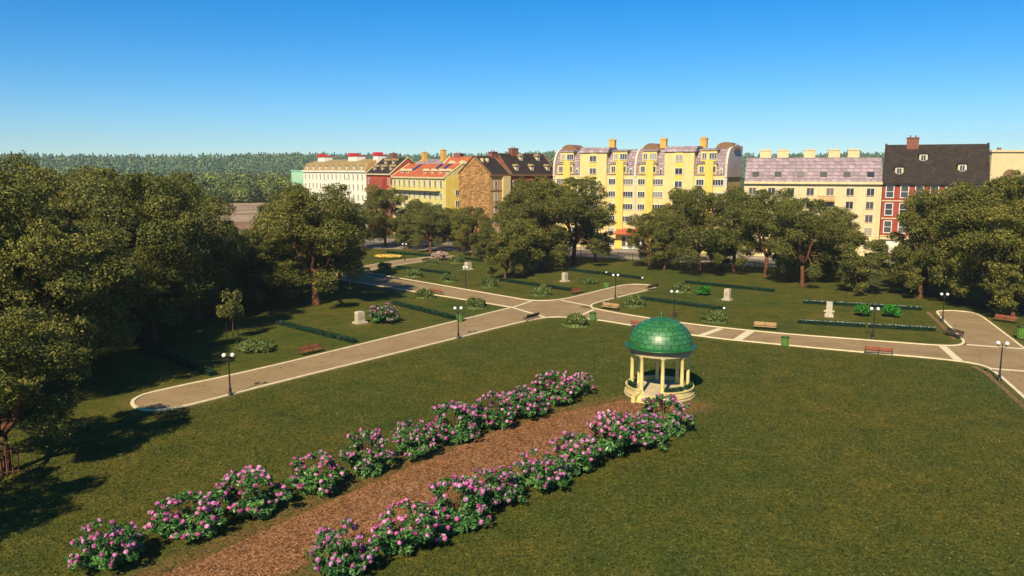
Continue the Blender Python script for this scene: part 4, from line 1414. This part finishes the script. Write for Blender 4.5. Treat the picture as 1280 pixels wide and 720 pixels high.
for i, (px, py, s_, lab) in enumerate([
    (531, 372, 1.0, 'green shrub beside the red brown bench left of the crossing'),
    (596, 385, 1.08, 'green shrub on the lawn corner left of the path crossing'),
    (481, 338, 1.1, 'green shrub near the path fork by the yellow flower bed'),
    (517, 346, 1.15, 'green shrub between the fork and the far lamp lawn'),
    (562, 352, 1.0, 'green shrub left of the lamp on the far lawn'),
    (612, 359, 1.05, 'green shrub right of the lamp on the far lawn'),
    (720, 407, 1.15, 'dark green shrub on the near lawn corner next to the green bin'),
    (676, 369, 1.1, 'green shrub at the end of the hedge left of the tan bench'),
    (792, 383, 1.1, 'green shrub above the gazebo beside the tan bench'),
    (853, 365, 1.1, 'green shrub left of the small bright green bush'),
    (893, 402, 1.15, 'green shrub right of the gazebo dome at the hedge end'),
    (572, 329, 1.1, 'low green shrub right of the pale pink bush'),
    (541, 330, .8, 'small green shrub under the pale pink bush'),
]):
    shrub(px, py, GB[i % 3], s_, lab)
shrub(320, 438, GBL, 1.0, 'wide low shrub with pale leaves below the staked sapling', skirt=False)
shrub(734, 354, GBL, .85, 'wide low dark shrub between the plinth stone and the lamp', skirt=False)
BB = [shrub_mesh(1020 + i, 2.9, 2.1, 34, 34, .36, M['leaf_bright'], .30, .5)[0] for i in range(2)]
shrub(879, 369, BB[0], .95, 'small bright green bush left of the fourth pale stone', 'bright_bush', False, 'bush', 'bright green bushes')
shrub(1077, 395, BB[1], 1.0, 'bright green bush left of the lamp, nearer the tall stone', 'bright_bush', False, 'bush', 'bright green bushes')
shrub(1114, 396, BB[0], 1.05, 'bright green bush right of the lamp near the hedge ends', 'bright_bush', False, 'bush', 'bright green bushes')
pp = blossoms_mesh(33, shrub_mesh(34, 4.4, 2.2, 26, 40, .26, M['leaf_bush'], .5)[1], 150, .16, M['palepink'], 4.4, 2.2)
q = G(551, 325)
e_ = empty('pale_flowering_bush', q, 0, 'bush covered in pale pink flowers at the far path end', 'flowering shrub')
for nm, md in (('foliage', shrub_mesh(34, 4.4, 2.2, 26, 40, .26, M['leaf_bush'], .5)[0]), ('blossoms', pp)):
    o = bpy.data.objects.new(nm, md); COL.objects.link(o); o.parent = e_

# yellow flower bed
rg = np.random.default_rng(90)
q = G(485, 322)
k = 2600
P = np.stack([rg.uniform(-3.6, 3.6, k), rg.uniform(-2.6, 2.6, k), .3 + .25 * rg.random(k)], 1)
P = P[(P[:, 0] / 3.6) ** 2 + (P[:, 1] / 2.6) ** 2 < 1]
e_ = empty('flower_bed', q, R(-20), 'yellow flower bed beside the path fork under the trees', 'flower bed')
me_ = leafmesh('blossoms', P, rg.normal(size=P.shape) + np.array([0, -.5, 1]), np.full(len(P), .26), rg.random(len(P)), .9, rg)
link_mesh('blossoms', me_, M['yellowp'], e_)
P2 = P * np.array([1.04, 1.04, .6])
link_mesh('leaves', leafmesh('leaves', P2, rg.normal(size=P.shape), np.full(len(P), .3), rg.random(len(P)), .4, rg), M['leaf_bush'], e_)

# grass blades on the near lawn
def in_poly(px, py, poly):
    ins = np.zeros(len(px), bool)
    j = len(poly) - 1
    for i in range(len(poly)):
        xi, yi = poly[i]; xj, yj = poly[j]
        ins ^= ((yi > py) != (yj > py)) & (px < (xj - xi) * (py - yi) / (yj - yi + 1e-9) + xi)
        j = i
    return ins
def to_px(P):
    fw = P[:, 1] * cs + H * sn
    dn = -P[:, 1] * sn + H * cs
    return 640 + F * P[:, 0] / fw, 360 + F * dn / fw
rg = np.random.default_rng(404)
k = 420000
P = np.stack([rg.uniform(-46, 78, k), rg.uniform(36, 112, k), np.full(k, .05)], 1)
P = P[rg.random(k) < np.clip(1.25 - P[:, 1] / 110, .25, 1)]
gx, gy = to_px(P)
lawn = [(187, 515.5), (220, 513), (340, 482), (470, 450), (570, 425), (640, 407.5), (690, 397.5), (742, 401), (790, 409), (875, 423), (960, 431.5), (1060, 441), (1185, 451.5), (1230, 458.5), (1244, 469), (1260, 484), (1290, 511), (1360, 580), (1500, 900), (-400, 900), (-400, 530), (160, 516)]
mulch_poly = mul_up + mul_dn[::-1]
ok = in_poly(gx, gy, lawn) & ~in_poly(gx, gy, mulch_poly) & (np.hypot(P[:, 0] - GZ.x, P[:, 1] - GZ.y) > 3.5)
P = P[ok]
k = len(P)
patch = np.sin(P[:, 0] * .31 + 2 * np.sin(P[:, 1] * .17)) * np.sin(P[:, 1] * .27 + 1.3 * np.sin(P[:, 0] * .23))
nn = np.stack([rg.normal(size=k), rg.normal(size=k), np.full(k, .9)], 1)
me_ = leafmesh('grass', P, nn, .10 + .13 * rg.random(k), .48 + .12 * patch + .24 * rg.normal(size=k), .3, rg)
gm = leafmat('grass_blades', [(0.0, (0.030, 0.050, 0.011)), (0.45, (0.072, 0.086, 0.017)), (0.8, (0.138, 0.126, 0.028)), (1.0, (0.23, 0.18, 0.055))], 0.15, 0.8)
tag(link_mesh('grass', me_, gm), kind='stuff')

# hedges
def hedge(a, b, w, h, label, seed, pale=False):
    A, B = G(*a), G(*b)
    d = B - A; L = d.length
    rg = np.random.default_rng(seed)
    e_ = empty('low_hedge', A, math.atan2(d.y, d.x), label, 'hedge', 'low clipped hedges on the lawns')
    n_ = int(L * 170)
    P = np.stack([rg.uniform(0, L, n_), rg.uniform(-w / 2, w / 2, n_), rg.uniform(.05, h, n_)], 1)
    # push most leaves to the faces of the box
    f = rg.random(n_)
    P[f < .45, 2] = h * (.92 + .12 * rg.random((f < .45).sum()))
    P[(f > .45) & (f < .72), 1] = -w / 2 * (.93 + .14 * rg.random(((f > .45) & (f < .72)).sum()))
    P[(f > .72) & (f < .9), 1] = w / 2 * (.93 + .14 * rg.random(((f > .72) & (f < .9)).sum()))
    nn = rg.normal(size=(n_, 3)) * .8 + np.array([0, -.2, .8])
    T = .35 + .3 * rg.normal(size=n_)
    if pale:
        T = np.where((P[:, 2] > h * .85) & (np.abs(P[:, 1]) < w * .28) & (rg.random(n_) < .6), 1.0, np.clip(T, 0, .8))  # highlight band along the hedge top, put into the leaf tint
    link_mesh('leaves', leafmesh('leaves', P, nn, np.full(n_, .2), T, .6, rg), M['leaf_highlit' if pale else 'leaf_hedge'], e_)
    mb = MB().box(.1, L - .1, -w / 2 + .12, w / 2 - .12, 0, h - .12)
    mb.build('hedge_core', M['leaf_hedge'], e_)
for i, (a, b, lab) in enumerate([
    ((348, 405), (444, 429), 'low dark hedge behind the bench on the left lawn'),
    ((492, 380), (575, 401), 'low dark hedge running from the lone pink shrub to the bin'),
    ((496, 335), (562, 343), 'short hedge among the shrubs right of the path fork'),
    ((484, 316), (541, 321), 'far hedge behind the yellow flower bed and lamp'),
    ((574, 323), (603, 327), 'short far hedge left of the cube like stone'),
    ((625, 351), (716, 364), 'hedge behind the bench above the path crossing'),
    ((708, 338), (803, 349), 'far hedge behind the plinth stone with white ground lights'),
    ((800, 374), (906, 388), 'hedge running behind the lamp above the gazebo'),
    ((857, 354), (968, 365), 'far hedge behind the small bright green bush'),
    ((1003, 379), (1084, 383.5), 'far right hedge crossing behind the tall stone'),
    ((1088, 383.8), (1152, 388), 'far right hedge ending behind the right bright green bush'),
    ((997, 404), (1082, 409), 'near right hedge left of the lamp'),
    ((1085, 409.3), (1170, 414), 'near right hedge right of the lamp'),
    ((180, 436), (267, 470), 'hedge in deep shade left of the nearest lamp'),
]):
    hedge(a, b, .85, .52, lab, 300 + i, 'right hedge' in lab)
# small white ground lights at the hedges
for px, py, lab in ((758, 344, 'middle'), (803, 351, 'right end'), (905, 390, 'end')):
    q = G(px, py)
    e_ = empty('ground_light', q, 0, {'middle': 'tiny white ground light on the near side of the far hedge', 'right end': 'tiny white ground light at the right end of the far hedge', 'end': 'tiny white ground light at the hedge end above the gazebo'}[lab], 'ground light', 'ground lights by the hedges')
    MB().lathe([(.07, 0), (.07, .45)], 8).build('post', M['iron'], e_)
    MB().ball((0, 0, .6), .2, 10, 6).build('globe', M['globe'], e_, True)

# ------------------------------------------------------------------ street lamps
def make_lamp():
    e_ = empty('park_lamp', (0, 0, 0))
    MB().lathe([(.24, 0), (.24, .12), (.16, .22), (.13, .6), (.17, .68), (.09, .8)], 14).build('base', M['iron'], e_, True)
    MB().lathe([(.085, .78), (.055, 3.5), (.08, 3.55), (.05, 3.62), (.03, 3.95), (.001, 4.1)], 12).build('pole', M['iron'], e_, True)
    MB().tube([(-.38, 0, 3.82), (-.36, 0, 3.66), (-.2, 0, 3.55), (0, 0, 3.5), (.2, 0, 3.55), (.36, 0, 3.66), (.38, 0, 3.82)], .035, 8).build('crossarm', M['iron'], e_, True)
    for s_ in (-1, 1):
        g_ = MB().ball((s_ * .40, 0, 4.03), .21, 16, 12).build('globe', M['globe'], e_, True)
        MB().lathe([(.12, 3.78), (.10, 3.86)], 12, s_ * .40, 0).build('globe_holder', M['iron'], g_)
    return e_
lamp0 = make_lamp()
for i, (px, py, rz, lab) in enumerate([
    (288, 494, 10, 'double globe lamp at the rounded end of the left path'),
    (573, 423, 10, 'double globe lamp beside the green bin on the near edge of the left path'),
    (582, 361, -40, 'double globe lamp in front of the cube like stone on the far lawn'),
    (769, 373, 0, 'double globe lamp beside the short path stub above the crossing'),
    (842, 398, -10, 'double globe lamp rising behind the gazebo dome'),
    (1091, 424, -10, 'double globe lamp between the two bright green bushes'),
    (1178, 402, -10, 'double globe lamp at the rounded end of the right path'),
    (1249, 476, -25, 'nearest double globe lamp at the right path corner'),
    (506, 326, 0, 'farthest double globe lamp beside the yellow flower bed'),
    (740, 346, 0, None)]):
    if lab is None: continue
    o = lamp0 if i == 0 else copy_tree(lamp0)
    o.location = G(px, py); o.rotation_euler.z = R(rz)
    tag(o, lab, 'street lamp', 'double globe park lamps')

# ------------------------------------------------------------------ benches
def make_bench(wood):
    e_ = empty('park_bench', (0, 0, 0))
    L = 3.1
    sb_ = MB()
    for i in range(5): sb_.box(-L / 2, L / 2, -.30 + i * .115, -.30 + i * .115 + .095, .43, .47)
    sb_.build('seat', M[wood], e_)
    bb = MB()
    for i in range(4):
        z0 = .56 + i * .115; y0 = .27 + i * .03
        bb.box(-L / 2, L / 2, y0, y0 + .03, z0, z0 + .095)
    bb.build('backrest', M[wood], e_)
    for x in (-L / 2 + .06, 0, L / 2 - .06):
        mb = MB()
        mb.tube([(x, -.28, 0), (x, -.24, .22), (x, -.27, .42)], .035, 6).tube([(x, .34, 0), (x, .24, .25), (x, .25, .45), (x, .38, 1.02)], .035, 6)
        mb.tube([(x, -.28, .41), (x, .26, .41)], .03, 6).tube([(x, -.27, .42), (x, -.29, .66), (x, .26, .68)], .026, 6)
        mb.build('leg', M['iron'], e_)
    return e_
BN = {k: make_bench(k) for k in ('wood_red', 'wood_lit', 'wood_shaded')}
used = set()
pathA = (G(640, 406) - G(340, 480)); aA = math.degrees(math.atan2(pathA.y, pathA.x))
pathB1 = (G(640, 372) - G(450, 341)); aB1 = math.degrees(math.atan2(pathB1.y, pathB1.x))
pathB2 = (G(960, 416) - G(780, 393)); aB2 = math.degrees(math.atan2(pathB2.y, pathB2.x))
pathB3 = (G(1177, 432) - G(1000, 419)); aB3 = math.degrees(math.atan2(pathB3.y, pathB3.x))
for px, py, kk, rz, lab in [
    (389, 442, 'wood_red', aA, 'red brown bench on the left lawn facing the long path'),
    (664, 400, 'wood_shaded', aA + 180, 'dark bench seen from behind left of the path crossing'),
    (546, 368, 'wood_red', aB1 + 180, 'red brown bench right of a green shrub on the left path bend'),
    (534, 328, 'wood_shaded', aA + 8, 'dark bench on the far path beside the pale pink bush'),
    (722, 367, 'wood_red', aA, 'small red bench next to the hedge above the crossing'),
    (815, 362, 'wood_shaded', aA + 170, 'dark bench at the rounded end of the short path stub'),
    (762, 387, 'wood_lit', aB2, 'tan bench just above the path crossing'),
    (802, 410, 'wood_red', aB2 + 180, 'red bench half hidden behind the gazebo dome'),
    (956, 412, 'wood_lit', aB3, 'tan bench right of the gazebo facing the path'),
    (1098, 443, 'wood_red', aB3 + 180, 'red brown bench seen from behind on the near edge of the right path'),
    (1191, 421, 'wood_shaded', 100 + 180, 'dark bench seen end on beside the right hand path'),
    (1256, 403, 'wood_red', -55, 'red bench in the shade right of the right hand path'),
]:
    o = BN[kk] if kk not in used else copy_tree(BN[kk])
    used.add(kk)
    o.location = G(px, py); o.rotation_euler.z = R(rz)
    tag(o, lab, 'bench', 'park benches along the paths')

# ------------------------------------------------------------------ litter bins
def make_bin():
    e_ = empty('litter_bin', (0, 0, 0))
    MB().lathe([(.01, .08), (.28, .08), (.33, .95), (.33, 1.0), (.29, 1.0), (.27, .9), (.01, .9)], 16).build('body', M['bin'], e_)
    mb = MB()
    for i in range(14):
        t = 2 * math.pi * i / 14
        mb.tube([(.30 * math.cos(t), .30 * math.sin(t), .1), (.355 * math.cos(t), .355 * math.sin(t), .97)], .022, 5)
    mb.build('slats', M['bin'], e_)
    MB().lathe([(.37, 1.0), (.37, 1.06), (.30, 1.07)], 16).build('rim', M['iron'], e_)
    MB().lathe([(.30, 0), (.30, .08), (.01, .081)], 16).build('foot', M['iron'], e_)
    return e_
bin0 = make_bin()
for i, (px, py, lab) in enumerate([(575, 402, 'green bin behind the lamp on the left path'), (741, 401, 'green bin right of the dark shrub at the crossing'), (758, 360, 'green bin beside the stub path lamp'),
                                   (981, 433, 'green bin on the near edge of the right path'), (1277, 424, 'green bin at the right edge in the shade')]):
    o = bin0 if i == 0 else copy_tree(bin0)
    o.location = G(px, py); o.scale = (1.35, 1.35, 1.15) if i < 4 else (1.8, 1.8, 1.6)
    tag(o, lab, 'litter bin', 'green litter bins')

# ------------------------------------------------------------------ monuments
def rounded_top(w, h, r_, n_=6):
    pts = [(-w / 2, 0), (w / 2, 0)]
    for i in range(n_ + 1):
        a = R(90) * i / n_; pts.append((w / 2 - r_ + r_ * math.cos(a), h - r_ * .6 + r_ * .6 * math.sin(a)))
    for i in range(n_ + 1):
        a = R(90) + R(90) * i / n_; pts.append((-w / 2 + r_ + r_ * math.cos(a), h - r_ * .6 + r_ * .6 * math.sin(a)))
    return pts
def slab(w, h, d, r_, z0=0):
    pr = rounded_top(w, h, r_)
    n_ = len(pr)
    return MB().add([(x, -d / 2, z + z0) for x, z in pr] + [(x, d / 2, z + z0) for x, z in pr],
                    [tuple(range(n_)), tuple(range(2 * n_ - 1, n_ - 1, -1))] + [(i + n_, (i + 1) % n_ + n_, (i + 1) % n_, i)for i in range(n_)])
def monument(px, py, rz, w, h, d, r_, label):
    e_ = empty('stone_monument', G(px, py), R(rz), label, 'monument', 'pale stone monuments on the lawns')
    MB().box(-w / 2 - .22, w / 2 + .22, -d / 2 - .3, d / 2 + .3, -.05, .24).build('plinth', M['grave'], e_)
    s_ = slab(w, h, d, r_, .24).build('stone', M['grave'], e_)
    m_ = s_.modifiers.new('bevel', 'BEVEL'); m_.width = .04; m_.segments = 2
    MB().box(-w * .32, w * .32, -d / 2 - .03, -d / 2 - .002, h * .45, h * .85).build('inscription_plate', M['stone'], e_)
    return e_
monument(450, 404, 42, 1.3, 1.5, .85, .35, 'squat pale monument with rounded top beside the lone pink shrub')
monument(585, 337, 42, 1.35, 1.4, 1.0, .35, 'cube like pale stone on the far lawn behind a lamp')
monument(706, 352, 42, 1.0, 1.55, .8, .25, 'pale stone beside the wide low dark shrub near the centre trees')
monument(909, 375, -40, .95, 1.7, .8, .2, 'pale upright stone right of the small bright green bush')
e_ = empty('stone_monument', G(1036, 396), R(-20), 'tall slim pale stone with small side arms between two hedges at right', 'monument', 'pale stone monuments on the lawns')
MB().box(-.62, .62, -.45, .45, -.05, .5).build('plinth', M['grave'], e_)
MB().box(-.42, .42, -.26, .26, .5, 2.3).box(-.75, -.421, -.2, .2, .75, 1.0).box(.421, .75, -.2, .2, .75, 1.0).build('stone', M['grave'], e_)

# staked sapling
e_ = empty('staked_sapling', G(291, 424), 0, 'young staked sapling with two posts in front of the wood', 'tree')
MB().tube([(0, 0, 0), (.1, 0, 1.8), (0, .1, 3.6), (.1, 0, 5.2)], [.07, .06, .05, .02], 8).build('trunk', M['bark'], e_)
for s_ in (-1, 1): MB().tube([(s_ * .75, 0, 0), (s_ * .75, 0, 2.4)], .06, 6).build('stake', M['iron'], e_)
rg = np.random.default_rng(8)
C_, N_, S_, T_ = lobes_to_leaves([(np.array([rg.normal() * .6, rg.normal() * .6, 2.8 + 3.2 * rg.random()]), (.65, .65, .9)) for _ in range(10)], 30, .26, rg)
me_ = leafmesh('crown', C_, N_, S_, T_, rg=rg); link_mesh('crown', me_, M['leaf'], e_)

# ------------------------------------------------------------------ railings
def fence(pts, label, h=1.95, step=.36, mat='iron'):
    P = [G(*q) for q in pts]
    e_ = empty('iron_fence', P[0], 0, label, 'fence', 'iron railings round the park')
    bars = MB(); rails = MB(); nposts = 0
    for a, b in zip(P, P[1:]):
        d = b - a; L = d.length; u = d / L
        a_ = a - P[0]
        k = int(L / step)
        for i in range(k):
            q = a_ + u * (i * step)
            bars.box(q.x - .038, q.x + .038, q.y - .038, q.y + .038, .05, h)
        for z_ in (.22, h - .18):
            s_ = Vector((-u.y, u.x, 0)) * .025
            q0, q1 = a_, a_ + d
            rails.add([(q0 - s_).to_tuple()[:2] + (z_,), (q1 - s_).to_tuple()[:2] + (z_,), (q1 + s_).to_tuple()[:2] + (z_,), (q0 + s_).to_tuple()[:2] + (z_,),
                       (q0 - s_).to_tuple()[:2] + (z_ + .06,), (q1 - s_).to_tuple()[:2] + (z_ + .06,), (q1 + s_).to_tuple()[:2] + (z_ + .06,), (q0 + s_).to_tuple()[:2] + (z_ + .06,)],
                      [(3, 2, 1, 0), (4, 5, 6, 7), (0, 1, 5, 4), (1, 2, 6, 5), (2, 3, 7, 6), (3, 0, 4, 7)])
        for i in range(int(L / 4) + 1):
            q = a_ + u * min(L, i * 4.0)
            MB().box(-.07, .07, -.07, .07, 0, h + .15).build('post', M[mat], e_, loc=q)
    bars.build('bars', M[mat], e_); rails.build('rail', M[mat], e_)
fence([(772, 326), (861, 333), (942, 338.5), (1085, 355), (1177, 363)], 'long dark iron railings between lawn and street at the right')
fence([(440, 303), (560, 309), (640, 317), (735, 323)], 'dark iron railings behind the centre trees left of the red awning')
fence([(-60, 640), (-20, 600), (32, 590)], 'short dark red brown railings under the nearest tree at lower left', mat='bark')

# blue sign
e_ = empty('street_sign', G(866, 336), R(-10), 'blue sign on a post at the railings', 'sign')
MB().lathe([(.06, 0), (.06, 3.1)], 8).build('post', M['iron'], e_)
pn = MB().box(-.75, .75, -.10, -.03, 1.6, 2.9).build('panel', M['signblue'], e_)
MB().box(-.5, .3, -.115, -.101, 2.35, 2.5).box(-.3, .5, -.115, -.101, 2.05, 2.2).build('markings', M['white'], pn)

# ------------------------------------------------------------------ parked cars
def make_car(paint):
    e_ = empty('parked_car', (0, 0, 0))
    def sect(x, zb, zt, w, top=1.0):
        return [(x, -w, zb), (x, -w, zb + (zt - zb) * .55), (x, -w * top, zt), (x, w * top, zt), (x, w, zb + (zt - zb) * .55), (x, w, zb)]
    S_ = [sect(-2.2, .35, .75, .72), sect(-2.05, .25, .92, .84, .92), sect(-1.2, .22, .98, .88, .93), sect(.9, .22, .98, .88, .93), sect(1.9, .25, .86, .84, .92), sect(2.2, .35, .65, .7)]
    mb = MB(); vs = [q for s in S_ for q in s]
    fs = [tuple(range(6)), tuple(range(35, 29, -1))]
    for i in range(5):
        for j in range(6):
            fs.append((i * 6 + j, i * 6 + (j + 1) % 6, i * 6 + 6 + (j + 1) % 6, i * 6 + 6 + j)[::-1])
    mb.add(vs, fs).build('body', M[paint], e_)
    def frustum(x0, x1, X0, X1, z0, z1, w0, w1):
        return [(x0, -w0, z0), (x1, -w0, z0), (x1, w0, z0), (x0, w0, z0), (X0, -w1, z1), (X1, -w1, z1), (X1, w1, z1), (X0, w1, z1)]
    F6 = [(3, 2, 1, 0), (4, 5, 6, 7), (0, 1, 5, 4), (1, 2, 6, 5), (2, 3, 7, 6), (3, 0, 4, 7)]
    MB().add(frustum(-1.7, 1.0, -1.25, .35, .975, 1.42, .8, .66), F6).build('windows', M['pane'], e_)
    MB().add(frustum(-1.28, .38, -1.15, .25, 1.421, 1.49, .67, .6), F6).build('roof', M[paint], e_)
    for x in (-1.35, 1.35):
        for y in (-.82, .82):
            w_ = MB().tube([(x, y - .1, .32), (x, y + .1, .32)], .32, 14).build('wheel', M['tyre'], e_)
            MB().tube([(x, y - .11, .32), (x, y + .11, .32)], .19, 10).build('rim', M['white'], w_)
    return e_
sd_ = st[len(st) * 3 // 5 + 2] - st[len(st) * 3 // 5]
ang_s = math.atan2(sd_.y, sd_.x)
for i, (px, py, pt, lab) in enumerate([(985, 333, 'carpaint_w', 'white car parked beyond the railings before the beige block'), (1166, 349, 'carpaint_g', 'green car parked beyond the right end of the railings'),
                                       (735, 309, 'carpaint_w', 'white car parked left of the red awning')]):
    o = make_car(pt)
    q = G(px, py); o.location = (q.x, q.y, .066); o.rotation_euler.z = ang_s
    tag(o, lab, 'car', 'cars parked in the street')

# ------------------------------------------------------------------ air
hb = MB().box(-2600, 2600, -590, 2400, -1.5, 120).build('haze', None)
tag(hb, kind='stuff')
m = bpy.data.materials.new('haze_air'); m.use_nodes = True
nt = m.node_tree; nt.nodes.clear()
vo = nt.nodes.new('ShaderNodeVolumePrincipled')
vo.inputs['Color'].default_value = (0.75, 0.88, 1.0, 1)
vo.inputs['Density'].default_value = 0.00013
vo.inputs['Anisotropy'].default_value = 0.1
ou = nt.nodes.new('ShaderNodeOutputMaterial')
nt.links.new(vo.outputs[0], ou.inputs['Volume'])
hb.data.materials.append(m)
